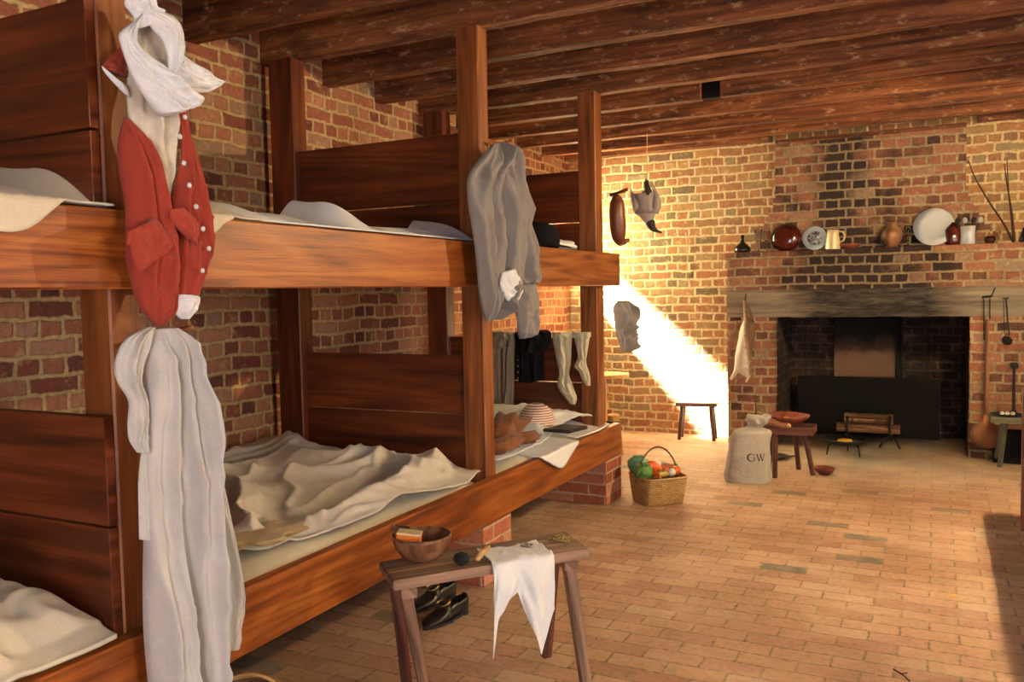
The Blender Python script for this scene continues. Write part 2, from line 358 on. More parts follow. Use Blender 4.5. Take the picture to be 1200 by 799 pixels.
def box(bm, x0, x1, y0, y1, z0, z1, grain='x', bev=0, jit=0, seg=0, brick=False, off=None):
    lo, hi = Vector((x0, y0, z0)), Vector((x1, y1, z1))
    for f in bm.faces: f.tag = True
    if seg:      # a long timber in short lengths, its faces slightly uneven
        gi = 'xyz'.index(grain); a, b = [(1, 2), (2, 0), (0, 1)][gi]; c = max(bev, .002)
        A0, A1, B0, B1 = lo[a], hi[a], lo[b], hi[b]; Am, Bm = (A0+A1)/2, (B0+B1)/2
        sec = [(A0+c, B0), (Am, B0), (A1-c, B0), (A1, B0+c), (A1, Bm), (A1, B1-c), (A1-c, B1), (Am, B1), (A0+c, B1), (A0, B1-c), (A0, Bm), (A0, B0+c)]
        V = []
        for i in range(seg+1):
            g = lo[gi]+(hi[gi]-lo[gi])*i/seg; row = []
            for p, q in sec:
                co = Vector((0, 0, 0)); co[gi] = g; co[a] = p; co[b] = q
                if jit:
                    d = (nvec(co*3.1+Vector((y0*7, x0*9, z0)))+nvec(co*14)*.5)*jit; d[gi] = 0; co += d
                row.append(bm.verts.new(co))
            V.append(row)
        n = len(sec); fs = [bm.faces.new(V[0][::-1]), bm.faces.new(V[-1])]
        for i in range(seg):
            for j in range(n): fs.append(bm.faces.new((V[i][j], V[i][(j+1) % n], V[i+1][(j+1) % n], V[i+1][j])))
    else:
        vs = [bm.verts.new((x, y, z)) for x in (x0, x1) for y in (y0, y1) for z in (z0, z1)]
        fs = [bm.faces.new([vs[i] for i in q]) for q in ((0, 1, 3, 2), (4, 6, 7, 5), (0, 4, 5, 1), (2, 3, 7, 6), (0, 2, 6, 4), (1, 5, 7, 3))]
        if bev:
            r3 = bmesh.ops.bevel(bm, geom=list(set(e for f in fs for e in f.edges)), offset=bev, segments=2, affect='EDGES', profile=.6)
            fs = [f for f in bm.faces if not f.tag]
    for f in fs: f.normal_update(); f.tag = True
    if brick: uvbrick(bm, fs)
    else: uvbox(bm, fs, grain, off or (_rs.uniform(0, 9), _rs.uniform(0, 9)))
def slab(bm, corners, z0, z1, grain='x', bev=0):
    """a board from its four plan corners"""
    b = [bm.verts.new((c[0], c[1], z0)) for c in corners]; t = [bm.verts.new((c[0], c[1], z1)) for c in corners]
    fs = [bm.faces.new(b[::-1]), bm.faces.new(t)]
    n = len(corners)
    for i in range(n): fs.append(bm.faces.new((b[i], b[(i+1) % n], t[(i+1) % n], t[i])))
    if bev:
        r3 = bmesh.ops.bevel(bm, geom=list(set(e for f in fs for e in f.edges)), offset=bev, segments=2, affect='EDGES')
        fs = list(bm.faces)
    a = (Vector(corners[1][:2])-Vector(corners[0][:2])).normalized()
    uv = bm.loops.layers.uv['UVMap']
    for f in fs:
        f.normal_update()
        for l in f.loops:
            c = l.vert.co; l[uv].uv = (c.x*a.x+c.y*a.y, -c.x*a.y+c.y*a.x+c.z*.9)
def rings(bm, R, closed=True, cap0=True, cap1=True, uvs=None):
    """skin between successive rings of points"""
    uv = bm.loops.layers.uv['UVMap']; V = [[bm.verts.new(p) for p in r] for r in R]; n = len(R[0])
    acc = 0
    for i in range(len(R)-1):
        d = (Vector(R[i+1][0])-Vector(R[i][0])).length; u = 0
        for j in range(n if closed else n-1):
            k = (j+1) % n
            try: f = bm.faces.new((V[i][j], V[i][k], V[i+1][k], V[i+1][j]))
            except ValueError: continue
            w_ = (Vector(R[i][k])-Vector(R[i][j])).length
            for l, c in zip(f.loops, ((acc, u), (acc, u+w_), (acc+d, u+w_), (acc+d, u))): l[uv].uv = c
            u += w_
        acc += d
    if closed:
        for c, r in ((cap0, V[0][::-1]), (cap1, V[-1])):
            if c:
                try:
                    f = bm.faces.new(r)
                    for l in f.loops: l[uv].uv = (l.vert.co.x+l.vert.co.z, l.vert.co.y)
                except ValueError: pass
    return V
def tube(bm, pts, rad, seg=10, sq=1.0):
    pts = [Vector(p) for p in pts]; n = len(pts); rad = rad if isinstance(rad, (list, tuple)) else [rad]*n
    R = []; ref = None
    for i, p in enumerate(pts):
        t = (pts[min(i+1, n-1)]-pts[max(i-1, 0)]).normalized()
        if ref is None: ref = Vector((0, 0, 1)) if abs(t.z) < .9 else Vector((1, 0, 0))
        a = t.cross(ref).normalized(); b = a.cross(t).normalized(); ref = b
        R.append([p+(a*math.cos(q)+b*math.sin(q)*sq)*rad[i] for q in [2*PI*j/seg for j in range(seg)]])
    rings(bm, R)
def crom(P, n):
    """Catmull-Rom through rows of equal-length tuples"""
    out = []; m = len(P)
    for i in range(n):
        t = i/(n-1)*(m-1); k = min(int(t), m-2); f = t-k
        a, b, c, d = P[max(k-1, 0)], P[k], P[k+1], P[min(k+2, m-1)]
        out.append(tuple(.5*((2*b[j])+(-a[j]+c[j])*f+(2*a[j]-5*b[j]+4*c[j]-d[j])*f*f+(-a[j]+3*b[j]-3*c[j]+d[j])*f**3) for j in range(len(b))))
    return out
def lathe(bm, prof, seg=32, c=(0, 0, 0), sx=1, sy=1, rot=None):
    R = []
    for r, z in prof:
        q = [Vector((max(r, .0004)*math.cos(2*PI*j/seg)*sx, max(r, .0004)*math.sin(2*PI*j/seg)*sy, z)) for j in range(seg)]
        if rot: q = [rot @ p for p in q]
        R.append([p+Vector(c) for p in q])
    rings(bm, R)
def blob(bm, c, r, seed=0, amp=.12, seg=20, rot=None, fr=2.5):
    rs = r if isinstance(r, (tuple, list)) else (r, r, r); R = []
    for i in range(seg//2+1):
        th = PI*i/(seg//2); row = []
        for j in range(seg):
            ph = 2*PI*j/seg; d = Vector((math.sin(th)*math.cos(ph), math.sin(th)*math.sin(ph), math.cos(th)))
            k = 1+amp*noise.noise(d*fr+Vector((seed*3.7, seed, 0))); p = Vector((d.x*rs[0]*k, d.y*rs[1]*k, d.z*rs[2]*k))
            if i in (0, seg//2): p.x += .0002*math.cos(ph); p.y += .0002*math.sin(ph)
            if rot: p = rot @ p
            row.append(p+Vector(c))
        R.append(row)
    rings(bm, R[::-1])
def skin(name, joints, edges, m, parent=None, label=None, sub=2):
    """a continuous body grown over a skeleton: joints = [(point, radius)]"""
    bm = bmesh.new(); sk = bm.verts.layers.skin.new(); off = rootloc(parent) if parent else Vector(joints[0][0])
    vs = [bm.verts.new(Vector(p)-off) for p, r in joints]
    for i, (v, (p, r)) in enumerate(zip(vs, joints)):
        rr = r if isinstance(r, tuple) else (r, r); v[sk].radius = rr; v[sk].use_root = (i == 0)
    for a, b in edges: bm.edges.new((vs[a], vs[b]))
    me = bpy.data.meshes.new(name); bm.to_mesh(me); bm.free(); me.materials.append(m)
    o = bpy.data.objects.new(name, me); COL.objects.link(o)
    if parent: o.parent = parent
    else: o.location = off
    s = o.modifiers.new('skin', 'SKIN'); s.use_smooth_shade = True
    s2 = o.modifiers.new('sub', 'SUBSURF'); s2.levels = sub; s2.render_levels = sub
    if label: o['label'] = label
    return o
def drape(bm, rows, plane, n=70, seg=72, thick=.05, back=.02, folds=((3, .010), (7, .005)), seed=1, z_push=None, taper=.25, hem=.0, crease=1.0):
    """cloth hanging in folds: rows of (left x, left y, right x, right y[, depth factor]) surveyed on a plane"""
    (a, v), = plane.items(); nrm = {'X': Vector((1, 0, 0)), 'Y': Vector((0, -1, 0))}[a]
    rows = [tuple(r)+((1,) if len(r) == 4 else ()) for r in rows]
    rr = crom(rows, n); R = []; rnd = random.Random(seed)
    ph = [(k, am, rnd.uniform(0, 1), rnd.uniform(-.35, .35)) for k, am in folds]
    h = seg//2
    for i, (lx, ly, rx, ry, dk) in enumerate(rr):
        A = at(lx, ly, **plane); B = at(rx, ry, **plane); vv = i/(n-1); ring = []; wid = (B-A).length
        amp = min(1, vv/taper*.7+.3) if taper else 1
        sc = min(1, wid/.16)
        for j in range(h+1):
            s = j/h; e = max(0, math.sin(PI*s))**.55
            f = sum(am*1.7*(1.1-2*abs(math.sin(PI*(k*s+p+q*vv*2)+1.6*noise.noise(Vector((s*2.3, vv*2.6, seed+k)))))**.8) for k, am, p, q in ph)
            f += .010*noise.noise(Vector((s*5, vv*8, seed*3.1)))+.012*crease*max(0, ridg(Vector((s*3+vv*2, vv*7-s*2, seed*1.7))))**3
            ring.append(A.lerp(B, s)+nrm*(dk*sc*(thick*e+f*amp*e)))
            ring[-1].z += hem*math.cos(2*PI*3*s+seed)*(vv**6)
        for j in range(1, h):
            s = 1-j/h; e = math.sin(PI*s)**.5; ring.append(A.lerp(B, s)-nrm*(back*e*dk*sc))
            ring[-1].z += hem*math.cos(2*PI*3*s+seed)*(vv**6)
        R.append(ring)
    rings(bm, R, cap0=True, cap1=True)

def ridg(p):
    return 1-abs(noise.noise(p))*2.2
def foldh(x, y, seed, f=3.0, stretch=(1, 1)):
    p = Vector((x*stretch[0], y*stretch[1], seed*5.3)); wv = nvec(p*1.3)*.55
    q = p+wv
    a = max(0, ridg(q*f*.5))**2*.55; b = max(0, ridg(q*f*1.05+Vector((3, 1, 0))))**3*.33; c = max(0, ridg(q*f*2.3+Vector((7, 5, 0))))**3*.15
    d = max(0, ridg(q*f*5.1+Vector((2, 9, 0))))**3*.025
    return a+b+c+d+.25*noise.noise(q*1.1)
def coverlet(name, rect, zf, m, amp=.08, seed=1, n=(110, 110), f=3, stretch=(1, 1), label=None, cat='blanket', edge=.05, parent=None, group=None, thick=.007, poly=None, elift=.35):
    """crumpled cloth lying on a bed: zf(x,y) is what carries it"""
    x0, x1, y0, y1 = rect; bm = BM(); V = []
    for i in range(n[0]):
        row = []
        for j in range(n[1]):
            u, v = i/(n[0]-1), j/(n[1]-1)
            if poly: x, y = poly(u, v)
            else:
                x = x0+(x1-x0)*u; y = y0+(y1-y0)*v
                ew = nvec(Vector((x*3.5, y*3.5, seed)))*edge; x += ew.x; y += ew.y
            e = min(1, min(u, 1-u, v, 1-v)*9)
            z = zf(x, y)+thick+max(0, amp*foldh(x, y, seed, f, stretch))*(elift+(1-elift)*e)
            row.append((x, y, z))
        V.append(row)
    rings(bm, V, closed=False)
    bmesh.ops.recalc_face_normals(bm, faces=bm.faces)
    o = obj(name, bm, m, parent, smooth=True, mods=[('SMOOTH', dict(iterations=3, factor=.5)), ('SOLIDIFY', dict(thickness=thick, offset=-.5))])
    if parent is None: tag(o, label, cat, group)
    elif label: o['label'] = label
    return o

# ------------------------------------------------------------------ room shell
XL, XR, YB, YF = -3.45, 3.3, 8.27, -1.95     # left wall, right wall, back (fireplace) wall, wall behind
ZC = 2.99
def wall_with_holes(name, axis, v0, v1, a0, a1, z1, holes, m, flip=False):
    """a wall split around its openings; axis 'x': plane of constant x"""
    bm = BM(); cuts = sorted(set([a0, a1]+[h[0] for h in holes]+[h[1] for h in holes]))
    for s, e in zip(cuts, cuts[1:]):
        mid = (s+e)/2; hs = [h for h in holes if h[0] < mid < h[1]]
        zs = [(0, z1)] if not hs else [(0, hs[0][2]), (hs[0][3], z1)]
        for q0, q1 in zs:
            if q1-q0 < .01: continue
            if axis == 'x': box(bm, v0, v1, s, e, q0, q1, brick=True)
            else: box(bm, s, e, v0, v1, q0, q1, brick=True)
    bmesh.ops.remove_doubles(bm, verts=bm.verts, dist=1e-5)
    return tag(obj(name, bm, m), kind='structure')
bm = BM(); box(bm, XL-.3, XR+.3, YF-.3, YB+.9, -.12, 0, brick=True); tag(obj('floor', bm, m_floor), kind='structure')
bm = BM(); box(bm, XL-.3, XR+.3, YF-.3, YB+.3, ZC, ZC+.06, grain='y'); tag(obj('ceiling', bm, m_ceil), kind='structure')
WIN = (7.45, 8.12, 1.60, 2.36)
wall_with_holes('wall_left', 'x', XL-.3, XL, YF-.3, YB+.3, ZC, [WIN], m_wall)
wall_with_holes('wall_right', 'x', XR, XR+.3, YF-.3, YB+.3, ZC, [(.05, 1.15, .8, 2.2), (4.05, 5.15, .8, 2.2)], m_wall)
wall_with_holes('wall_front', 'y', YF-.3, YF, XL, XR, ZC, [(-.1, 1.1, 0, 2.1)], m_wall)
bm = BM(); box(bm, XL, -1.40, YB, YB+.3, 0, ZC, brick=True); box(bm, .37, XR, YB, YB+.3, 0, ZC, brick=True); box(bm, -1.40, .37, YB, YB+.3, 1.3, ZC, brick=True)
bmesh.ops.remove_doubles(bm, verts=bm.verts, dist=1e-5)
tag(obj('wall_back', bm, m_wall_back), kind='structure')
def window(name, axis, v, a0, a1, z0, z1, nv=2, nh=3):
    bm = BM(); t = .05
    def bb(s, e, q0, q1, d=.03):
        if axis == 'x': box(bm, v-d, v+d, s, e, q0, q1, grain='z')
        else: box(bm, s, e, v-d, v+d, q0, q1, grain='z')
    bb(a0, a0+t, z0, z1); bb(a1-t, a1, z0, z1); bb(a0+t, a1-t, z0, z0+t); bb(a0+t, a1-t, z1-t, z1)
    for i in range(1, nv): c = a0+(a1-a0)*i/nv; bb(c-.01, c+.01, z0+t, z1-t, .015)
    for i in range(1, nh): c = z0+(z1-z0)*i/nh; bb(a0+t, a1-t, c-.01, c+.01, .012)
    return tag(obj(name, bm, m_post), kind='structure')
window('window_1', 'x', XL-.2, *WIN, nv=1, nh=1)
window('window_2', 'x', XR+.2, .05, 1.15, .8, 2.2); window('window_3', 'x', XR+.2, 4.05, 5.15, .8, 2.2)
bm = BM()
for a in ((-.1, -.02, 0, 2.1), (1.02, 1.1, 0, 2.1), (-.02, 1.02, 2.02, 2.1)): box(bm, a[0], a[1], YF-.2, YF-.05, a[2], a[3], grain='z')
tag(obj('trim_1', bm, m_post), kind='structure')

# joists
JY = [1.0+.55*k for k in range(-5, 13)]
JY = [y for y in JY if YF < y < 7.7]
nums = ['first', 'second', 'third', 'fourth', 'fifth', 'sixth', 'seventh', 'eighth', 'ninth', 'tenth', 'eleventh', 'twelfth', 'thirteenth', 'fourteenth', 'fifteenth', 'sixteenth', 'seventeenth', 'eighteenth', 'nineteenth']
for k, y in enumerate(sorted(JY, reverse=True)):
    bm = BM()
    c = at(832, 108, Y=y)
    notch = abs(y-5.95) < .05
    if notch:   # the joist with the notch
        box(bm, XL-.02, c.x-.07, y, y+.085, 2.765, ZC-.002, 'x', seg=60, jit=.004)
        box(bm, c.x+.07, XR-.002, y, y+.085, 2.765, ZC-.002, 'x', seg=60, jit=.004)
        lab = 'hewn brown ceiling joist with a square black notch cut in its underside'
    else:
        box(bm, XL-.02, XR-.002, y, y+.085, 2.765, ZC-.002, 'x', seg=110, jit=.005)
        lab = 'rough hewn brown ceiling joist, %s counted from the fireplace wall' % nums[k]
    jo = tag(obj('ceiling_joist', bm, m_joist), lab, 'joist', 'ceiling joists')
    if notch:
        bm = BM(); box(bm, c.x-.072, c.x+.072, y+.045, y+.083, 2.775, ZC-.002, 'x'); box(bm, c.x-.072, c.x+.072, y+.003, y+.046, 2.91, ZC-.002, 'x'); obj('shaded_notch', bm, m_ironplate, jo, label='notch painted black for its shade')  # inner faces painted black to stand for the shade inside the notch
for a_, b_, lb in ((XL, -1.40, 'left'), (.3, XR-.01, 'right')):
    bm = BM(); box(bm, a_, b_, YB-.10, YB-.002, 2.80, 2.985, 'x'); tag(obj('wall_plate', bm, m_joist), 'brown timber wall plate under the ceiling on the %s of the chimney stack' % lb, 'beam')

# ------------------------------------------------------------------ fireplace
FX0, FX1, FY = -1.73, .69, 7.92
OX0, OX1, OZ = -1.295, .25, 1.165
fp = thing('fireplace', 'large brick fireplace with grey timber lintel and smoke blackened stack', 'fireplace', (-.52, FY+.2, 0))
bm = BM()
box(bm, FX0, OX0, FY, YB-.002, 0, 1.18, brick=True); box(bm, OX1, FX1, FY, YB-.002, 0, 1.18, brick=True)
box(bm, FX0, FX1, FY, YB-.002, 1.42, 1.70, brick=True)
obj('chimney_breast', bm, m_breast, fp)
bm = BM(); box(bm, FX0-.003, FX1, FY-.012, FY+.25, 1.175, 1.42, 'x', seg=50, jit=.006, bev=0)
# smoke-blackened lintel
ml, nt, b = mat('smoked_lintel'); src = m_lintel.node_tree
m_l2 = m_lintel.copy(); nt = m_l2.node_tree; b = nt.nodes['Principled BSDF']; c0 = b.inputs['Base Color'].links[0].from_socket
geo = N(nt, 'ShaderNodeNewGeometry').outputs['Position']; sx = N(nt, 'ShaderNodeSeparateXYZ'); L(nt, geo, sx.inputs[0])
dx = math_(nt, 'ABSOLUTE', math_(nt, 'SUBTRACT', sx.outputs[0], -.50)); k = math_(nt, 'MULTIPLY', math_(nt, 'SUBTRACT', .82, dx), 2.6)
k = math_(nt, 'ADD', math_(nt, 'MINIMUM', k, 1.0), math_(nt, 'MULTIPLY', math_(nt, 'SUBTRACT', noise_(nt, mapping(nt, geo, (3, 3, 16)), 1.5, 7, .7).outputs['Fac'], .55), 1.6))
L(nt, mixc(nt, math_(nt, 'MULTIPLY', k, .98, True), c0, (.014, .011, .009)), b.inputs['Base Color'])
obj('lintel', bm, m_l2, fp, label='grey timber lintel blackened by smoke in the middle')
bm = BM(); box(bm, FX0-.012, FX1, FY-.03, YB-.002, 1.70, 1.768, brick=True, bev=.004); obj('mantel_course', bm, m_breast, fp)
# stack above the mantel with racked shoulders
bm = BM()
SY = 8.10
box(bm, -1.33, .215, SY, YB-.002, 2.26, ZC-.24, brick=True)
steps = 6
for i in range(steps):
    z0 = 1.768+(2.26-1.768)*i/steps; z1 = 1.768+(2.26-1.768)*(i+1)/steps; t = 1-(i+.5)/steps
    box(bm, -1.33-.24*t, .215+.24*t, SY, YB-.002, z0, z1, brick=True)
obj('chimney_stack', bm, m_breast, fp)
bm = BM(); box(bm, -1.33, .215, SY+.01, YB-.002, ZC-.24, ZC-.2, 'x'); obj('stack_cap', bm, m_joist, fp)
bm = BM()
box(bm, OX0-.1, OX0+.0, YB+.0, 8.85, 0, 1.6, brick=True); box(bm, OX1, OX1+.1, YB, 8.85, 0, 1.6, brick=True)
box(bm, OX0-.1, OX1+.1, 8.85, 8.95, 0, 1.6, brick=True); box(bm, OX0-.1, OX1+.1, YB+.3, 8.95, 1.6, 1.65, brick=True)
obj('firebox_wall', bm, m_firebox, fp)
for a_ in (OX0+.001, OX1-.008):
    bm = BM(); box(bm, a_, a_+.007, FY+.06, YB-.003, 0, 1.17, brick=True); obj('sooty_jamb_face', bm, m_firebox, fp)
bm = BM(); box(bm, OX0, OX1, FY+.25, YB+.3, 1.42, 1.5, brick=True); obj('smoke_shelf', bm, m_firebox, fp)
P0 = at(935, 440, Y=8.62); P1 = at(1102, 440, Y=8.62)
bm = BM(); box(bm, P0.x, P1.x, 8.60, 8.64, 0.02, P0.z, 'x', bev=.004); obj('fireback_plate', bm, m_ironplate, fp, label='black iron plate standing at the back of the hearth')
Q0 = at(978, 436, Y=8.78); Q1 = at(1050, 375, Y=8.78)
bm = BM(); box(bm, Q0.x, Q1.x, 8.74, 8.85, 0.3, Q1.z+.25, 'x', bev=.004); obj('fireback_stone', bm, m_ashstone, fp, label='scorched pale stone panel in the firebox back')
bm = BM(); c = at(1053, 400, Y=8.72); box(bm, c.x-.02, c.x+.03, 8.68, 8.735, .02, 1.5, 'z'); obj('firebox_post', bm, m_ironplate, fp)
ash = plain('ash_dusted_brick', lin('b2a48c'), .9, var=.6, scale=8)

# ------------------------------------------------------------------ bunk bed
XF = -1.976
PB, PF = -2.155, -2.03     # front posts
YP = [1.585, 3.73, 5.33]   # post near faces
bed = thing('bunk_bed_frame', 'long two-tier timber bunk frame built along the left brick wall on brick piers', 'bunk bed', (-2.7, 3.3, 0))
PY = [-.6]+YP
for y in PY:
    bm = BM(); dy = .10 if y < 5 else .125
    box(bm, PB, PF, y, y+dy, .31, 2.765, 'z', bev=.006, seg=14, jit=.0015); obj('front_post', bm, m_post, bed)
    bm = BM(); box(bm, -3.36, -3.19, y-.02, y+.09, .0, 2.765, 'z', bev=.006, seg=14, jit=.0015); obj('wall_post', bm, m_dark, bed)
    xr_, hy = (PB, y+.02) if y > 3 else (PF-.001, y-.034)
    bm = BM(); box(bm, -3.19, xr_, hy, hy+.03, .40, .82, 'x', bev=.003); box(bm, -3.19, xr_, hy, hy+.03, .826, 1.13, 'x', bev=.003); obj('lower_headboard', bm, m_dark, bed)
    bm = BM(); 
    box(bm, -3.19, xr_, hy, hy+.03, 1.56, 1.905, 'x', bev=.003); box(bm, -3.19, xr_, hy, hy+.03, 1.912, 2.255, 'x', bev=.003); obj('upper_headboard', bm, m_dark, bed)
bm = BM(); box(bm, PF, XF, -1.9, 5.625, .300, .515, 'y', bev=.006, seg=40, jit=.0015); obj('lower_rail', bm, m_rail, bed)
bm = BM(); box(bm, PF, XF, -1.9, 3.655, 1.478, 1.693, 'y', bev=.005, seg=30, jit=.0015); obj('upper_rail', bm, m_rail, bed)
bm = BM(); box(bm, PF, XF, 3.66, 5.635, 1.478, 1.70, 'y', bev=.005, seg=20, jit=.0015); obj('upper_rail', bm, m_post, bed)
bm = BM(); box(bm, -3.44, -2.035, -1.85, 5.6, .36, .40, 'y'); obj('lower_bed_board', bm, m_dark, bed)
bm = BM(); box(bm, -3.44, -2.035, -1.85, 5.6, 1.50, 1.535, 'y'); obj('upper_bed_board', bm, m_dark, bed)
for y0, y1 in ((5.31, 5.62), (3.58, 3.89), (1.5, 1.82), (-.7, -.4)):
    bm = BM(); box(bm, -3.4 if y0 > 5 else -2.55, XF-.001, y0, y1, 0, .30, brick=True, bev=.004); obj('brick_pier', bm, m_pier, bed)

# ------------------------------------------------------------------ mattresses and bedding
def tick(name, x0, x1, y0, y1, z0, z1, label, m=m_blanket):
    bm = BM(); R = []; n = 44
    for i in range(n):
        v = i/(n-1); y = y0+(y1-y0)*v; e = min(1, (min(v, 1-v)*14))**.5; row = []
        for j in range(40):
            a = 2*PI*j/40; ca, sa = math.cos(a), math.sin(a)
            px = math.copysign(abs(ca)**.28, ca); pz = math.copysign(abs(sa)**.5, sa)
            x = (x0+x1)/2+(x1-x0)/2*px*(.97+.03*e); z = (z0+z1)/2+(z1-z0)/2*pz*(.35+.65*e)
            if sa > 0: z += .012*noise.noise(Vector((x*2.5, y*2.5, 3)))
            row.append((x, y, z))
        R.append(row)
    rings(bm, R)
    return tag(obj(name, bm, m, smooth=True), label, 'mattress', 'bunk mattresses')
bays = [(-.48, 1.56), (1.70, 3.72), (3.85, 5.32)]
names = ['nearest, at the left edge', 'middle, behind the hanging grey shirt', 'far, nearest the fireplace']
for (a, b_), nm in zip(bays, ['near', 'middle', 'far']):
    tick('lower_mattress', -3.42, -2.045, a, b_, .402, .532, 'off-white straw mattress in the %s lower bunk' % nm)
    tick('upper_mattress', -3.42, -2.045, a, b_, 1.537, 1.665, 'off-white straw mattress in the %s upper bunk' % nm)

def bump1(t, c, w_): return math.exp(-((t-c)/w_)**2)
def heap(name, c, r, m, label, cat, seed=1, amp=.5, seg=48, fr=2.2, group=None, flat=.35, rotz=0):
    """a soft folded thing lying down"""
    bm = BM(); R = []; rz = Matrix.Rotation(rotz, 3, 'Z')
    for i in range(seg//2+1):
        th = PI*i/(seg//2); row = []
        for j in range(seg):
            ph = 2*PI*j/seg; d = Vector((math.sin(th)*math.cos(ph), math.sin(th)*math.sin(ph), math.cos(th)))
            k = 1+amp*(noise.noise(d*fr+Vector((seed*2.1, 0, 0)))+.5*ridg(d*fr*1.6+Vector((0, seed, 0)))*.5)
            p = Vector((d.x*r[0]*k, d.y*r[1]*k, d.z*r[2]*k*(1 if d.z > 0 else flat)))
            if i in (0, seg//2): p.x += .0002*math.cos(ph); p.y += .0002*math.sin(ph)
            row.append(rz @ p+Vector(c))
        R.append(row)
    rings(bm, R[::-1]); return tag(obj(name, bm, m, smooth=True), label, cat, group)
# middle lower bunk: crumpled linen
def mid_poly(u, v):
    y = 1.80+1.90*v; x1 = -2.20+.185*min(1, v*1.5)**.8+.03*math.sin(v*17)*v; x = -3.38+(x1+3.38)*u
    return x+.02*noise.noise(Vector((y*3, u, 1))), y+.03*noise.noise(Vector((x*3, v, 5)))
coverlet('bed_sheet', (0, 0, 0, 0), lambda x, y: .540+.05*max(0, -2.3-x), m_cream, amp=.165, seed=11, n=(190, 260), f=2.3, stretch=(1.25, .85), poly=mid_poly,
         label='crumpled cream linen sheet heaped on the middle lower bunk', cat='sheet')
# near lower bunk: thick wool blanket with lazy folds
p = at(303, 626, Z=.60)
heap('tan_cloth', (p.x, p.y, .592), (.10, .16, .022), m_sacktan, 'tan cloth scrap folded near the left end of the crumpled sheet', 'cloth', 7, .5)
def zb(x, y):
    return .536+.20*bump1(y, 1.05, .22)*min(1, max(0, (-x-2.02)*3.2))+.06*bump1(y, 1.45, .12)*min(1, max(0, (-x-2.0)*5))-.012*(x > -2.06)
coverlet('wool_blanket', (-3.1, -1.985, -.4, 1.53), zb, m_blanket, amp=.19, seed=9, n=(130, 190), f=2.0, stretch=(1.5, 1.0),
         label='thick ivory wool blanket folded over on the near lower bunk', cat='blanket', thick=.012, edge=.03, elift=.04)
# far lower bunk
def zf3(x, y): return .532+.07*bump1(y, 5.0, .35)+.02
coverlet('bed_sheet', (-3.2, -2.06, 3.95, 5.28), zf3, m_white, amp=.085, seed=14, n=(110, 130), f=3.0,
         label='rumpled white sheet on the far lower bunk beneath the striped cap', cat='sheet')
# corner of that sheet turned over the rail
def overrail(name, y0, y1, drop, m, seed, label, zt, cat='sheet', inner=.35, nx=40, ny=60, lift=.02, prof=None):
    bm = BM(); V = []
    for j in range(ny):
        v = j/(ny-1); y = y0+(y1-y0)*v; d = drop(v)+.006*noise.noise(Vector((v*9, seed, 0))); row = []
        tot = inner+.07+d
        for i in range(nx):
            s = i/(nx-1)*tot; w_ = noise.noise(Vector((y*7, s*5, seed)))
            pz = prof(v) if prof else 0
            if s < inner:
                q = s/inner; x = XF-.06-inner+s; z = zt+.006+lift*(1+w_)*(1-q)*.9+pz*math.sin(min(1, (1-q)*1.6)*PI/2)+.006
            elif s < inner+.075: x = XF-.06+(s-inner); z = zt+.011+pz*.0
            else:
                q = s-inner-.075; x = XF+.016+.007*w_+.01*min(1, q*12); z = zt+.006-q
            row.append((x, y+.012*noise.noise(Vector((s*6, y*3, seed+2))), z))
        V.append(row)
    rings(bm, V, closed=False); bmesh.ops.recalc_face_normals(bm, faces=bm.faces)
    return tag(obj(name, bm, m, smooth=True, mods=[('SOLIDIFY', dict(thickness=.006, offset=0))]), label, cat)
overrail('sheet_corner', 4.25, 4.80, lambda v: .11*max(0, math.sin(PI*v))**.7*(1-.45*abs(2*v-.9)), m_white, 3, 'corner of white sheet turned out over the far lower rail', .515, lift=.03)
overrail('turned_sheet', 4.9, 5.50, lambda v: -.05+.03*math.sin(PI*v), m_white, 5, 'white sheet edge folded along the far end of the lower rail', .515, lift=.05)
# upper bunks
def ss(v, a, b): t = min(1, max(0, (v-a)/(b-a))); return t*t*(3-2*t)
overrail('wool_blanket', .70, 1.585, lambda v: .095-.115*ss(v, .62, .90), m_blanket, 7, 'ivory wool blanket hanging over the near upper rail left of the red coat', 1.694, 'blanket', lift=.03, prof=lambda v: .05+.055*bump1(v, .93, .07)-.02*bump1(v, .8, .08), ny=90)
overrail('wool_blanket', 1.80, 2.16, lambda v: .085-.12*ss(v, .05, .8), m_blanket, 8, 'ivory wool blanket hanging over the upper rail right of the red coat', 1.694, 'blanket', lift=.03, prof=lambda v: .075-.03*v)
yk = at(405, 245, X=-2.12).y; ye = at(540, 255, X=-2.12).y
overrail('bed_sheet', 2.08, 3.66, lambda v: -.05+.0*v, m_white, 21, 'white sheet with a small peak on the middle upper bunk', 1.694, 'sheet', ny=200, nx=60, lift=.03,
         prof=lambda v: .018+.03*bump1(v, .10, .10)+.085*bump1(2.08+1.58*v, yk, .09)+.012*math.sin(v*31)+.075*bump1(2.08+1.58*v, ye, .09))
heap('pillow', (-2.25, 5.05, 1.735), (.15, .26, .055), m_white, 'flat white pillow at the far end of the upper bunk by the black hat', 'pillow', 6, .25)
coverlet('bed_sheet', (-3.2, -2.04, 3.95, 5.28), lambda x, y: 1.672, m_white, amp=.03, seed=31, n=(60, 80), label='white sheet spread on the far upper bunk beneath the black hat', cat='sheet')
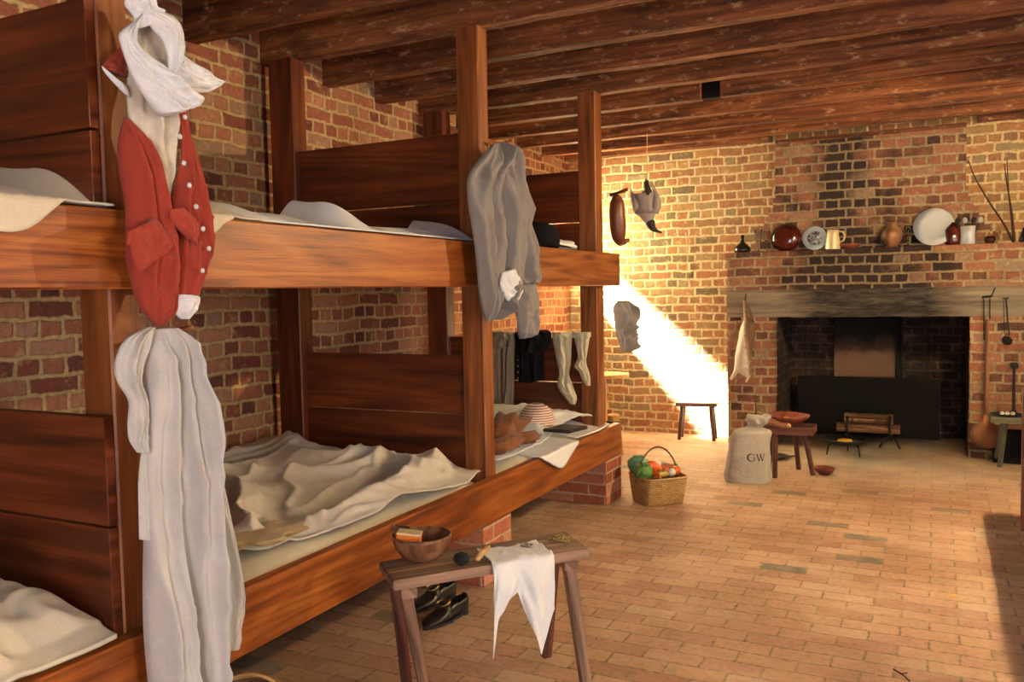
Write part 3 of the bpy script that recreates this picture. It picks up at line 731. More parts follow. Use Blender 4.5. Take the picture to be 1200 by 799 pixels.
# black hat
hc = at(628, 284, X=-2.2)
hat = thing('felt_hat', 'black round-crowned felt hat lying on the far upper bunk', 'hat', (-2.16, at(631, 280, X=-2.16).y, 1.735))
bm = BM(); lathe(bm, [(0, .135), (.06, .13), (.10, .108), (.122, .06), (.126, .012), (.124, 0), (.0, 0)], 36, rot=Matrix.Rotation(.25, 3, 'Y')); obj('crown', bm, m_black, hat, world=False, smooth=True)
bm = BM(); lathe(bm, [(.10, .014), (.17, .006), (.20, .0), (.20, -.004), (.16, 0), (.0, 0.002)], 36, rot=Matrix.Rotation(.12, 3, 'Y')); obj('brim', bm, m_black, hat, world=False, smooth=True)
# striped cap, brown cloth, black book on the lower far bunk
c = at(629, 516, X=-2.25)
cap = thing('knit_cap', 'cream knitted cap with dark red stripes on the far lower bunk', 'cap', (-2.25, c.y, .60))
bm = BM(); lathe(bm, [(0, .150), (.03, .147), (.07, .128), (.10, .092), (.116, .05), (.12, .012), (.118, 0), (0, 0)], 40); obj('crown', bm, m_cap, cap, world=False, smooth=True)
bm = BM(); lathe(bm, [(.116, -.01), (.127, -.006), (.129, .010), (.121, .022), (.115, .02)], 40); obj('cuff', bm, m_cap, cap, world=False, smooth=True)
heap('brown_jacket', (-2.20, 4.16, .615), (.15, .30, .10), m_brown, 'crumpled brown leathery jacket beside the striped cap on the lower bunk', 'jacket', 12, .75, fr=2.6)
c = at(664, 503, Z=.62)
bm = BM(); slab(bm, [(c.x-.12, c.y-.09), (c.x+.06, c.y-.10), (c.x+.10, c.y+.10), (c.x-.08, c.y+.12)], .612, .632, bev=.006)
tag(obj('black_pouch', bm, m_leather), 'flat black leather pouch lying right of the striped cap', 'pouch')

# ------------------------------------------------------------------ garments on the bed frame
XG = -1.925
def part_drape(name, rows, parent, m, plane=None, label=None, **k):
    global SHIRT_BVH
    bm = BM(); drape(bm, rows, plane or dict(X=XG), **k); bmesh.ops.recalc_face_normals(bm, faces=bm.faces)
    if name == 'body': SHIRT_BVH = BVHTree.FromBMesh(bm)
    return obj(name, bm, m, parent, smooth=True, label=label)
def peg(name, p, d, label, r=.009, ln=.10):
    bm = BM(); tube(bm, [p, Vector(p)+Vector(d)*ln], [r, r*.8]); tag(obj(name, bm, m_post, smooth=True), label, 'peg', 'wooden pegs')
# red coat
base = at(190, 380, X=XG)
coat = thing('red_coat', 'brick red wool coat with cream lining and white buttons on the near post', 'coat', base)
part_drape('lining', [(160, 22, 200, 20), (150, 55, 213, 60), (148, 100, 214, 100), (150, 135, 207, 135), (158, 170, 206, 170), (173, 200, 205, 200), (184, 225, 201, 225), (190, 250, 197, 250)], coat, m_cream, thick=.045, seed=3, folds=((2.3, .010), (5, .004)), label='cream inner lining')
part_drape('left_front', [(145, 138, 152, 142), (139, 160, 166, 160), (137, 180, 179, 182), (140, 205, 188, 208), (146, 240, 194, 240), (147, 280, 200, 280), (147, 300, 203, 300), (152, 325, 204, 325), (157, 345, 203, 345), (166, 365, 200, 365), (180, 381, 190, 381)], coat, m_red, thick=.085, seed=5, folds=((2, .012), (4.3, .006)), label='red wool front panel')
part_drape('right_front', [(209, 120, 219, 124), (211, 150, 221, 150), (212, 180, 229, 182), (206, 210, 236, 212), (200, 235, 241, 240), (200, 262, 245, 265), (203, 290, 245, 290), (204, 315, 239, 315), (204, 345, 230, 347)], coat, m_red, plane=dict(X=XG+.022), thick=.066, seed=8, folds=((2, .012), (4, .006)), label='red wool front edge with buttons')
part_drape('hem_lining', [(204, 345, 229, 346), (203, 352, 233, 350), (204, 366, 230, 362), (212, 374, 222, 374)], coat, m_lav, plane=dict(X=XG+.03), thick=.05, seed=2, n=16, folds=((2, .003),), label='white turned hem lining')
part_drape('pocket_flap', [(148, 286, 150, 288), (150, 270, 178, 256), (153, 294, 192, 268), (158, 312, 204, 285), (165, 318, 186, 300)], coat, m_red, plane=dict(X=XG+.075), n=24, thick=.016, seed=6, folds=((1, .002),))
part_drape('pocket_flap', [(200, 245, 215, 243), (199, 255, 233, 262), (208, 268, 232, 280), (226, 282, 232, 290)], coat, m_red, plane=dict(X=XG+.088), n=24, thick=.014, seed=9, folds=((1, .002),))
part_drape('cuff', [(143, 52, 150, 56), (133, 62, 149, 70), (124, 72, 148, 84), (119, 80, 147, 92)], coat, m_red, thick=.05, seed=10, n=24, folds=((1.5, .004),))
part_drape('cuff_lining', [(119, 77, 122, 80), (122, 84, 134, 90), (132, 96, 148, 102), (146, 110, 152, 114)], coat, m_lav, plane=dict(X=XG+.02), thick=.03, seed=10, n=24, folds=((1, .002),), label='white cuff lining')
for bx, by in ((217, 137), (211, 160), (215.5, 191), (222, 217), (230, 242), (238, 268), (245, 291), (237.5, 317)):
    p = at(bx, by, X=XG+.095-.012*(by < 170)); bm = BM(); lathe(bm, [(0, .0035), (.005, .003), (.0078, .001), (.0078, -.001), (0, -.003)], 14, rot=Matrix.Rotation(PI/2, 3, 'Y'), c=p); obj('button', bm, m_whiteglaze, coat, smooth=True, label='white button')
sh = thing('white_shirt', 'white linen shirt knotted over the collar of the red coat', 'shirt', at(190, 130, X=XG+.09))
part_drape('neck_roll', [(146, -6, 160, -14), (146, 6, 178, 0), (152, 14, 182, 8), (157, 22, 190, 14), (160, 34, 186, 26)], sh, m_lav, plane=dict(X=XG+.07), n=30, thick=.05, seed=3, folds=((2, .01), (5, .004)))
part_drape('sleeve', [(160, 24, 166, 12), (140, 38, 160, 40), (142, 55, 162, 52), (150, 78, 176, 66), (160, 100, 198, 82), (172, 118, 212, 96), (184, 134, 232, 112), (196, 136, 230, 124)], sh, m_lav, plane=dict(X=XG+.08), n=60, thick=.055, seed=7, folds=((1.5, .012), (4, .006)))
part_drape('sleeve', [(170, 20, 182, 12), (178, 34, 204, 20), (190, 48, 214, 36), (196, 66, 215, 60), (196, 84, 211, 74), (196, 95, 206, 92)], sh, m_lav, plane=dict(X=XG+.09), n=50, thick=.045, seed=11, folds=((1.5, .010), (4, .004)))
part_drape('tail', [(200, 90, 212, 62), (212, 102, 224, 72), (228, 108, 240, 80), (244, 108, 252, 90), (256, 102, 263, 95)], sh, m_lav, plane=dict(X=XG+.06), n=40, thick=.04, seed=12, taper=0, folds=((1.5, .01), (4, .004)))
peg('wooden_peg', at(168, 8, X=PF), (1, 0, .15), 'wooden peg carrying the red coat on the near post', ln=.14)
# long grey shirt
gs = thing('long_shirt', 'long pale grey linen shirt hanging from the near post below the red coat', 'shirt', at(220, 798, X=XG))
part_drape('body', [(170, 386, 200, 383), (163, 410, 214, 400), (164, 440, 222, 440), (166, 500, 234, 490), (166, 560, 241, 560), (168, 620, 247, 620), (167, 680, 251, 680), (168, 740, 253, 740), (173, 800, 254, 800), (178, 850, 252, 850)], gs, m_shirt, n=130, seg=140, thick=.12, seed=4, folds=((1.7, .034), (3.8, .014), (8, .003)))
part_drape('left_sleeve', [(172, 383, 182, 384), (146, 398, 176, 392), (134, 425, 168, 418), (137, 447, 164, 445), (150, 470, 172, 470), (149, 495, 173, 500), (151, 515, 172, 520), (160, 530, 174, 532)], gs, m_shirt, plane=dict(X=XG+.03), n=60, thick=.055, seed=14, folds=((2, .013), (5, .006)))
part_drape('side_panel', [(165, 530, 175, 530), (162, 560, 178, 560), (162, 590, 180, 590), (163, 632, 182, 634)], gs, m_shirt, n=20, plane=dict(X=XG+.01), thick=.03, seed=15, folds=((1.5, .004),))
part_drape('right_sleeve', [(222, 450, 232, 452), (236, 520, 250, 518), (246, 570, 262, 570), (254, 620, 272, 622), (260, 670, 282, 680), (261, 710, 285, 712), (263, 745, 281, 740), (266, 762, 276, 760)], gs, m_shirt, plane=dict(X=XG+.05), n=70, thick=.05, seed=16, folds=((1.5, .010), (4, .005)))
part_drape('sleeve_cuff', [(262, 738, 281, 735), (262, 750, 281, 748), (265, 762, 279, 760)], gs, m_shirt, plane=dict(X=XG+.03), n=14, thick=.055, seed=17, folds=((7, .003),))
bm = BM(); a_ = at(236, 764, X=XG+.115); b2 = at(248, 783, X=XG+.115); 
V = []
for i in range(7):
    row = []
    for j in range(9):
        q = Vector((0, a_.y+(b2.y-a_.y)*i/6, a_.z+(b2.z-a_.z)*j/8)); h = SHIRT_BVH.ray_cast(q, Vector((-1, 0, 0))); row.append((h[0] if h[0] else Vector((a_.x, q.y, q.z)))+Vector((.003, 0, 0)))
    V.append(row)
rings(bm, V, closed=False); obj('patch', bm, m_sack, gs, label='small tan patch')
peg('wooden_peg', at(185, 392, X=PF), (1, 0, .15), 'wooden peg carrying the long grey shirt', ln=.14)
# grey jacket at the middle post
gj = thing('grey_jacket', 'grey wool jacket hanging from the middle post', 'jacket', at(595, 385, X=XG))
part_drape('body', [(581, 167, 587, 167), (565, 184, 597, 185), (550, 205, 601, 203), (548, 225, 606, 225), (553, 260, 612, 260), (558, 300, 605, 300), (561, 340, 592, 338), (564, 360, 584, 360), (569, 376, 577, 372)], gj, m_grey, n=80, seg=96, thick=.10, seed=5, folds=((1.6, .030), (3.6, .014)))
part_drape('left_front', [(578, 168, 584, 169), (562, 186, 583, 192), (549, 206, 580, 216), (548, 232, 582, 250), (553, 265, 586, 285), (558, 302, 586, 315), (561, 335, 584, 342), (566, 362, 580, 362), (570, 377, 575, 376)], gj, m_grey, plane=dict(X=XG+.05), n=70, thick=.055, seed=25, folds=((1.5, .014), (4, .006)))
part_drape('front_skirt', [(588, 175, 597, 190), (590, 205, 605, 215), (594, 250, 615, 250), (596, 290, 625, 290), (597, 312, 628, 312), (600, 322, 628, 330), (604, 332, 620, 332)], gj, m_grey, plane=dict(X=XG+.04), n=60, thick=.06, seed=6, folds=((2, .012), (4, .006)))
part_drape('sleeve', [(598, 300, 616, 302), (600, 330, 622, 328), (601, 350, 626, 345), (606, 372, 627, 365), (607, 388, 625, 385), (609, 397, 619, 394)], gj, m_grey, plane=dict(X=XG+.01), n=50, thick=.055, seed=8, folds=((2, .010), (4, .004)))
part_drape('lining', [(588, 320, 603, 314), (586, 332, 609, 326), (590, 346, 611, 340), (598, 356, 607, 352)], gj, m_lav, plane=dict(X=XG+.10), n=20, thick=.02, seed=9, folds=((2, .004),), label='white lining showing at the hem')
for bx, by in ((550, 215), (551, 226), (553, 237), (554, 248)):
    p = at(bx+1.5, by, X=XG+.04); bm = BM(); blob(bm, p, .009, amp=0, seg=10); obj('button', bm, m_silver, gj, smooth=True)
peg('wooden_peg', at(575, 172, X=PF), (1, 0, .15), 'wooden peg carrying the grey jacket on the middle post', ln=.12)
# grey rag at far post
rg = BM(); drape(rg, [(725, 352, 732, 352), (719, 360, 739, 359), (720, 375, 746, 371), (722, 390, 743, 383), (726, 402, 739, 398), (729, 413, 733, 412)], dict(X=XG-.04), n=60, thick=.06, seed=9, folds=((1.6, .03), (3.5, .014)))
bmesh.ops.recalc_face_normals(rg, faces=rg.faces); tag(obj('grey_rag', rg, m_grey, smooth=True), 'small grey rag hanging on the right side of the far post', 'rag')
# leather flask on far post
fl = thing('leather_flask', 'long brown leather flask hanging from a peg on the far post', 'flask', at(724, 284, X=-1.93))
bm = BM(); p = [at(x, y, X=-1.93) for x, y in ((722, 229), (723, 236), (723, 250), (724, 265), (725, 278), (728, 286))]
tube(bm, crom([tuple(q) for q in p], 24), [r for (r,) in crom([(.02,), (.045,), (.054,), (.055,), (.045,), (.02,)], 24)], 20); obj('body', bm, m_brownleather, fl, smooth=True)
bm = BM(); tube(bm, [at(730, 284, X=-1.93), at(737, 281, X=-1.90)], [.02, .013]); obj('spout', bm, m_brownleather, fl, smooth=True)
bm = BM(); tube(bm, [at(716, 229, X=-2.05), at(735, 222, X=-1.90)], .012); obj('peg', bm, m_dark, fl, smooth=True)

# clothes over the far lower headboard
YH = 5.31
tr = thing('trousers', 'taupe wool trousers draped over the far lower headboard', 'trousers', at(590, 478, Y=YH))
part_drape('waist', [(574, 388, 604, 389), (574, 396, 604, 396), (573, 408, 604, 408)], tr, m_trous, plane=dict(Y=YH-.005), n=14, thick=.045, back=.005, seed=3, folds=((3, .004),))
part_drape('trouser_leg', [(573, 398, 588, 398), (572, 430, 588, 430), (573, 478, 588, 478)], tr, m_trous, plane=dict(Y=YH-.01), n=30, thick=.045, back=.005, seed=3, folds=((2, .008),))
part_drape('trouser_leg', [(588, 398, 604, 398), (588, 430, 603, 430), (588, 478, 602, 478)], tr, m_trous, plane=dict(Y=YH-.01), n=30, thick=.045, back=.005, seed=5, folds=((2, .008),))
bb_ = thing('black_breeches', 'black wool breeches draped over the far lower headboard', 'breeches', at(620, 450, Y=YH))
part_drape('waist', [(604, 389, 640, 386), (603, 396, 646, 390), (604, 402, 645, 402), (604, 414, 640, 412)], bb_, m_black, plane=dict(Y=YH-.01), n=20, thick=.055, back=.005, seed=3, folds=((3, .008),))
part_drape('breeches_leg', [(604, 404, 622, 404), (605, 425, 622, 425), (608, 447, 622, 449)], bb_, m_black, plane=dict(Y=YH-.012), n=30, thick=.05, back=.005, seed=5, folds=((2, .010),))
part_drape('breeches_leg', [(622, 404, 638, 404), (622, 425, 638, 425), (622, 448, 638, 445)], bb_, m_black, plane=dict(Y=YH-.012), n=30, thick=.05, back=.005, seed=6, folds=((2, .010),))
for by in (422, 429, 436, 443):
    bm = BM(); blob(bm, at(607, by, Y=YH-.05), .007, amp=0, seg=10); obj('button', bm, m_brass, bb_, smooth=True)
def stocking(rows, foot, label, seed):
    s = thing('stocking', label, 'stocking', at(foot[-1][0], foot[-1][1], Y=YH-.03), group='stockings on the headboard')
    part_drape('stocking_leg', rows+foot, s, m_stock, plane=dict(Y=YH-.02), n=60, thick=.035, back=.006, seed=seed, folds=((2, .004),))
    part_drape('top_band', [(rows[0][0]-.4, rows[0][1]-1, rows[0][2]+.4, rows[0][3]-1), (rows[0][0]-.4, rows[0][1]+5, rows[0][2]+.4, rows[0][3]+5)], s, m_stock, plane=dict(Y=YH-.022), n=6, thick=.038, back=.01, seed=seed, folds=((2, .001),))
stocking([(647, 390, 671, 390), (649, 405, 670, 405), (653, 425, 669, 425), (655, 438, 667, 438)], [(653, 449, 670, 448), (656, 458, 674, 459), (663, 467, 676, 467), (668, 473, 674, 474)], 'cream knitted stocking, longer of the pair on the headboard', 2)
stocking([(672, 390, 692, 390), (674, 402, 690, 402), (677, 415, 688, 415), (676, 422, 687, 422)], [(673, 430, 688, 429), (678, 435, 691, 438), (682, 444, 692, 445), (687, 452, 692, 452)], 'cream knitted stocking, shorter of the pair beside the far post', 4)

# ------------------------------------------------------------------ foreground bench
bz = .50
A = at(444, 658, Z=bz); B = at(461, 681, Z=bz); C = at(691, 643, Z=bz); D = at(663, 622, Z=bz)
bn = thing('bench', 'weathered narrow wooden bench with splayed legs beside the lower bunk rail', 'bench', ((A.x+C.x)/2, (A.y+C.y)/2, 0))
bm = BM(); slab(bm, [B, C, D, A], bz-.035, bz, bev=.004); obj('bench_top', bm, m_bench, bn)
ax = (C-B).normalized(); ay = (A-B).normalized()
def leg(bm, top, foot, r0, r1, seg=8): tube(bm, [top, top.lerp(foot, .5), foot], [r0, (r0+r1)/2, r1], seg)
for s, (e0, e1) in enumerate(((A, B), (D, C))):
    q = .055 if s == 0 else -.075
    bm = BM(); o1 = e0+ax*q; o2 = e1+ax*q
    slab(bm, [o1-ax*.028, o2-ax*.028, o2+ax*.028, o1+ax*.028], bz-.07, bz-.035, bev=.003); obj('batten', bm, m_bench, bn)
def legbox(t, f, m, w0=.02, w1=.017):
    bm = BM(); t = Vector(t); f = Vector(f); R = []
    for k in range(9):
        p = t.lerp(f, k/8); w_ = w0+(w1-w0)*k/8; R.append([p+ax*w_*a+ay*w_*b for a, b in ((-1, -1), (1, -1), (1, 1), (-1, 1))])
    rings(bm, R[::-1]); return bm
tops = [B+ax*.05+ay*.04, A+ax*.05-ay*.035, D-ax*.07-ay*.035, C-ax*.07+ay*.04]
feet = [at(498, 812, Z=0), at(477, 806, Z=0), at(640, 769, Z=0), at(688, 812, Z=0)]
for t_, f_, m_ in zip(tops, feet, (m_bench, m_leg, m_leg, m_bench)):
    t_ = t_.copy(); t_.z = bz-.06; f_ = f_.copy(); f_.z = 0
    obj('leg', legbox(t_, f_, m_), m_, bn)
# wooden bowl with soap box
bc = at(495, 655, Z=bz); bc.z = bz
bw = thing('wooden_bowl', 'turned brown wooden bowl on the left end of the bench', 'bowl', bc)
bm = BM(); lathe(bm, [(0, .0005), (.045, .0005), (.075, .018), (.098, .05), (.106, .082), (.1065, .092), (.101, .093), (.096, .075), (.082, .04), (.05, .018), (0, .014)], 48); obj('bowl', bm, m_bowl, bw, world=False, smooth=True)
pb = thing('soap_box', 'small orange box with pale top resting on the wooden bowl rim', 'box', bc+Vector((-.035, -.03, .075)))
rz = Matrix.Rotation(.42, 3, 'Z') @ Matrix.Rotation(.12, 3, 'Y')
bm = BM(); box(bm, -.042, .042, -.028, .028, -.02, .022, bev=.003)
for v in bm.verts: v.co = rz @ v.co
obj('box_body', bm, m_orange, pb, world=False)
bm = BM(); box(bm, -.043, .043, -.029, .029, .0225, .030, bev=.002)
for v in bm.verts: v.co = rz @ v.co
obj('lid', bm, m_lid, pb, world=False, label='pale top of the box')
bm = BM(); p = at(455, 624, Z=bz+.10)
box(bm, -.035, .035, -.012, .012, -.006, .012, bev=.002)
for v in bm.verts: v.co = rz @ v.co+bc+Vector((-.105, .02, .092))
tag(obj('wood_block', bm, m_leg), 'small brown wood block propped on the far rim of the bowl', 'block')
p = at(541, 662, Z=bz); p.z = bz
br_ = thing('shaving_brush', 'black bristle brush with red handle lying on the bench beside the bowl', 'brush', p)
bm = BM(); blob(bm, (0, 0, .023), (.030, .026, .023), 3, .1); obj('bristles', bm, m_bristle, br_, world=False, smooth=True)
bm = BM(); tube(bm, [(-.012, .015, .026), (-.040, .035, .024)], [.012, .009]); obj('handle', bm, m_redlac, br_, world=False, smooth=True, label='red handle')
p0 = at(559, 655, Z=bz+.012); p1 = at(573, 640, Z=bz+.012)
bm = BM(); tube(bm, [p0, p0.lerp(p1, .1), p0.lerp(p1, .9), p1], [.006, .011, .011, .006], 12); tag(obj('razor_handle', bm, m_tan, smooth=True), 'tan wooden razor handle lying between the brush and the cloth', 'razor')
# white cloth draped over the bench: top patch plus two hanging points
def bench_cloth():
    bm = BM(); nx, ny = 70, 90; V = []
    Lc = (C-B).length; Wd = (A-B).length
    for j in range(ny):
        v = j/(ny-1)      # across the bench: 0 back edge .. then hangs at the front
        row = []
        for i in range(nx):
            u = i/(nx-1)
            l0, l1 = .355, .595
            back = .155-.02*math.sin(u*3)
            drop = (.24*max(0, 1-abs(u-.74)/.38)**.9+.11) if u > .34 else (.15+.03*math.cos(u*9)+.14*math.exp(-(u/.04)**2))
            tot = back+drop; s = v*tot
            n1 = noise.noise(Vector((u*4, v*4, 2.2)))
            al = l0+(l1-l0)*u
            if s < back:
                q = back-s; z = bz+.006+.008*max(0, ridg(Vector((u*3, v*5, 8))))**2; off = q; hx = 0
                P = B+ax*al+ay*(off+.004)
                P.z = z
            else:
                h = s-back; bulge = .014*(1-math.exp(-h*40))
                ripple = .014*math.sin(u*11+h*4+n1*2)*min(1, h*12)
                P = B+ax*(al+(.72-u)*h*.12 if u > .34 else al-h*.06)-ay*(.006+bulge+ripple+.012*min(1, h*10))
                P.z = bz+.004-h
            row.append(tuple(P))
        V.append(row)
    rings(bm, V, closed=False); bmesh.ops.recalc_face_normals(bm, faces=bm.faces)
    return bm
tag(obj('white_cloth', bench_cloth(), m_white, smooth=True, mods=[('SOLIDIFY', dict(thickness=.003, offset=0))]), 'white cloth draped over the front edge of the bench', 'cloth')
p = at(618, 638, Z=bz+.02); p.z = bz+.017
kb = thing('shoe_buckle', 'single silver shoe buckle lying on the white cloth', 'buckle', p)
def ring_rect(bm, w_, h_, r, n=28):
    P = [(w_*math.copysign(abs(math.cos(a))**.6, math.cos(a)), h_*math.copysign(abs(math.sin(a))**.6, math.sin(a)), 0) for a in [2*PI*i/n for i in range(n+1)]]
    tube(bm, P, r, 8)
bm = BM(); ring_rect(bm, .022, .016, .004); obj('frame', bm, m_silver, kb, world=False, smooth=True)
bm = BM(); tube(bm, [(0, -.018, 0), (0, .018, 0)], .003, 6); obj('pin', bm, m_silver, kb, world=False, smooth=True)
for i, (x, y, a) in enumerate(((648, 631, .2), (655, 633, .9), (662, 634, -.4), (667, 631, .5), (656, 628, 1.2))):
    p = at(x, y, Z=bz+.005); p.z = bz+.0045+.003*(i % 2)
    o = thing('brass_buckle', 'small brass buckle in the pile at the right end of the bench', 'buckle', p, 'brass buckles on the bench', rotz=a)
    bm = BM(); ring_rect(bm, .017, .012, .0032); obj('frame', bm, m_brass, o, world=False, smooth=True)
    bm = BM(); tube(bm, [(0, -.013, 0), (0, .013, 0)], .0022, 6); obj('pin', bm, m_brass, o, world=False, smooth=True)

# buckled shoes
def shoe(loc, rz_, label):
    t = thing('buckled_shoe', label, 'shoe', loc, 'black buckled shoes under the bench', rz_)
    # length along +x (toe)
    prof = [(-.130, .004, .020, .075), (-.125, .022, .028, .088), (-.10, .032, .034, .092), (-.06, .033, .034, .084), (-.02, .036, .034, .078), (.02, .041, .030, .068), (.06, .045, .024, .052), (.10, .042, .020, .042), (.13, .030, .017, .034), (.145, .008, .012, .022)]
    R = []
    for (x, w_, zm, zt) in crom(prof, 30):
        R.append([(x, w_*math.copysign(abs(math.cos(a))**.7, math.cos(a)), .012+(zt-.012)*(.5+.5*math.sin(a)) if math.sin(a) > 0 else .012+(zt-.012)*.5*(1+math.sin(a))) for a in [2*PI*j/28 for j in range(28)]])
    bm = BM(); rings(bm, R)
    for v in bm.verts:     # the mouth sinks in
        if v.co.x < .01 and v.co.x > -.118 and abs(v.co.y) < .024 and v.co.z > .06: v.co.z -= .045
    bmesh.ops.recalc_face_normals(bm, faces=bm.faces)
    obj('upper', bm, m_leather, t, world=False, smooth=True)
    bm = BM(); R = []
    for z in (.0, .011):
        R.append([((.142 if math.cos(a) > 0 else .130)*math.cos(a)+.004, .040*math.sin(a)*(1.1 if math.cos(a) > .0 else .85), z+.0) for a in [2*PI*j/40 for j in range(40)]])
    rings(bm, R); obj('sole', bm, m_leather, t, world=False)
    bm = BM(); R = []
    for z, s in ((-.0, 1), (.024, 1.05)): R.append([(-.10+.032*math.cos(a), .033*math.sin(a), z) for a in [2*PI*j/20 for j in range(20)]])
    rings(bm, R); obj('heel', bm, m_leather, t, world=False)
    bm = BM(); R = []
    for k in range(15):
        a = PI*k/14; R.append([(.018+d, -.044*math.cos(a), .028+.052*math.sin(a)+e) for d, e in ((-.014, 0), (.014, -.006), (.014, -.002), (-.014, .004))])
    rings(bm, R); bmesh.ops.recalc_face_normals(bm, faces=bm.faces); obj('strap', bm, m_leather, t, world=False, smooth=True)
    b_ = BM(); ring_rect(b_, .026, .026, .0045)
    for v in b_.verts: v.co = Matrix.Rotation(.22, 3, 'Y') @ v.co+Vector((.022, 0, .084))
    obj('buckle', b_, m_brass, t, world=False, smooth=True, label='brass buckle')
    return t
p = at(523, 728, Z=0); q0 = at(498, 738, Z=0); q1 = at(548, 715, Z=0)
ang = math.atan2(q0.y-q1.y, q0.x-q1.x)
shoe(((q0.x+q1.x)/2, (q0.y+q1.y)/2, 0), ang, 'black leather buckled shoe under the bench, nearer of the pair')
q2 = at(486, 716, Z=0); q3 = at(534, 698, Z=0)
shoe(((q2.x+q3.x)/2, (q2.y+q3.y)/2, 0), math.atan2(q2.y-q3.y, q2.x-q3.x)+.1, 'black leather buckled shoe under the bench, farther of the pair')

# ------------------------------------------------------------------ baskets
def basket(name, label, loc, rotz, a0, b0, a1, b1, h, handle, n=4.0, m=None):
    t = thing(name, label, 'basket', loc, rotz=rotz); m = m or m_basket
    def sup(a, b, q, z, k=0):
        c, s = math.cos(q), math.sin(q); return (a*math.copysign(abs(c)**(2/n), c), b*math.copysign(abs(s)**(2/n), s), z)
    bm = BM(); R = []; seg = 96
    def pr(v): return a0+(a1-a0)*v**.8, b0+(b1-b0)*v**.8
    for i in range(15):
        v = i/14; a, b = pr(v); R.append([sup(a+.0015*((i+j//3) % 2), b+.0015*((i+j//3) % 2), 2*PI*j/seg, h*v+.001) for j in range(seg)])
    for i in range(14, 2, -1):
        v = i/14; a, b = pr(v); R.append([sup(a-.007, b-.007, 2*PI*j/seg, h*v+.001) for j in range(seg)])
    rings(bm, R)
    # u round the basket, v up it
    uv = bm.loops.layers.uv['UVMap']
    for f in bm.faces:
        for l in f.loops:
            c = l.vert.co; l[uv].uv = (math.atan2(c.y/b1, c.x/a1)*(a1+b1)/2, c.z)
    bmesh.ops.recalc_face_normals(bm, faces=bm.faces)
    obj('woven_body', bm, m, t, world=False, smooth=True)
    bm = BM(); tube(bm, [sup(a1, b1, 2*PI*j/60, h) for j in range(61)], .007, 8); obj('rim', bm, m_tan, t, world=False, smooth=True)
    bm = BM(); P = [((a1+.004)*math.cos(PI*j/24)*(1-.12*math.sin(PI*j/24)), 0, h*.75+handle*math.sin(PI*j/24)) for j in range(25)]
    tube(bm, P, .0042, 8, sq=1.4); obj('handle', bm, m_bowl if name == 'split_basket' else m_tan, t, world=False, smooth=True)
    return t
k0 = at(757, 595, Z=0); k1 = at(804, 590, Z=0); k2 = at(741, 580, Z=0)
dirx = (k1-k0); ry = math.atan2(dirx.y, dirx.x); dy_ = Vector((-math.sin(ry), math.cos(ry), 0))
hl = dirx.length/2; hw = .12
kc = (k0+k1)/2+dy_*hw*1.0; kc.z = 0
basket('split_basket', 'woven splint basket full of vegetables on the floor by the pier', kc, ry, hl*.96, hw, hl*1.06, hw+.045, .19, .235, n=6)
def kp(u, v, z): c_, s_ = math.cos(ry), math.sin(ry); return Vector((kc.x+u*c_-v*s_, kc.y+u*s_+v*c_, z))
# stuffing bed of vegetables: individuals
def veg(name, c, r, m, label, cat, seed, amp=.1, rot=None, **k):
    bm = BM(); blob(bm, c, r, seed, amp, rot=rot, **k); return tag(obj(name, bm, m, smooth=True), label, cat)
def leafball(name, c, r, m, label, cat, seed, nl=9, fr=7, amp=.10):
    t = thing(name, label, cat, c-Vector((0, 0, r*.8)))
    bm = BM(); blob(bm, c, r*.8, seed, .12, seg=28); obj('heart', bm, m, t, smooth=True)
    rr = random.Random(seed)
    for k in range(nl):
        az = 2*PI*k/nl+rr.uniform(-.2, .2); el = rr.uniform(-.1, .7); d = Vector((math.cos(az)*math.cos(el), math.sin(az)*math.cos(el), math.sin(el)))
        s_ = d.orthogonal().normalized(); t_ = d.cross(s_); V = []
        for i in range(12):
            row = []
            for j in range(12):
                u, v = (i/11-.5)*2, (j/11-.5)*2; q = (u*u+v*v)**.5; sq = 1/max(1, q*1.15)
                p = (s_*u+t_*v)*r*.85*sq+d*(r*(.95-.38*q*q*.6)+amp*r*noise.noise(Vector((u*fr/2, v*fr/2, k+seed))))
                row.append(tuple(c+p))
            V.append(row)
        bm = BM(); rings(bm, V, closed=False); obj('leaf', bm, m, t, smooth=True, mods=[('SOLIDIFY', dict(thickness=.002))])
leafball('cabbage', kp(-.115, -.02, .215), .062, m_cabbage, 'green cabbage at the left end of the vegetable basket', 'cabbage', 3)
leafball('kale_bunch', kp(-.10, .09, .245), .060, m_kale, 'blue-green curly kale bunch behind the cabbage in the basket', 'kale', 5, nl=14, fr=16, amp=.5)
for i, (u, v, z, a, lb) in enumerate(((-.035, -.03, .25, .5, 'large bright orange carrot in the middle of the basket'), (-.055, -.09, .212, -.4, 'short orange carrot at the front rim of the basket'))):
    t = thing('carrot', lb, 'carrot', kp(u, v, z)); d = Vector((math.cos(a+ry-1.1), math.sin(a+ry-1.1), -.25)); P = [kp(u, v, z)-d*.06*(1-2*k/8) for k in range(9)]
    bm = BM(); tube(bm, P, [.010, .028, .034, .033, .030, .025, .018, .011, .003] if i == 0 else [.008, .021, .024, .022, .019, .015, .011, .007, .002], 14); obj('root', bm, m_carrot, t, smooth=True)
    bm = BM(); tube(bm, [P[0], P[0]-d*.02], [.005, .003], 6); obj('stem', bm, m_cabbage, t, smooth=True)
rv = random.Random(4)
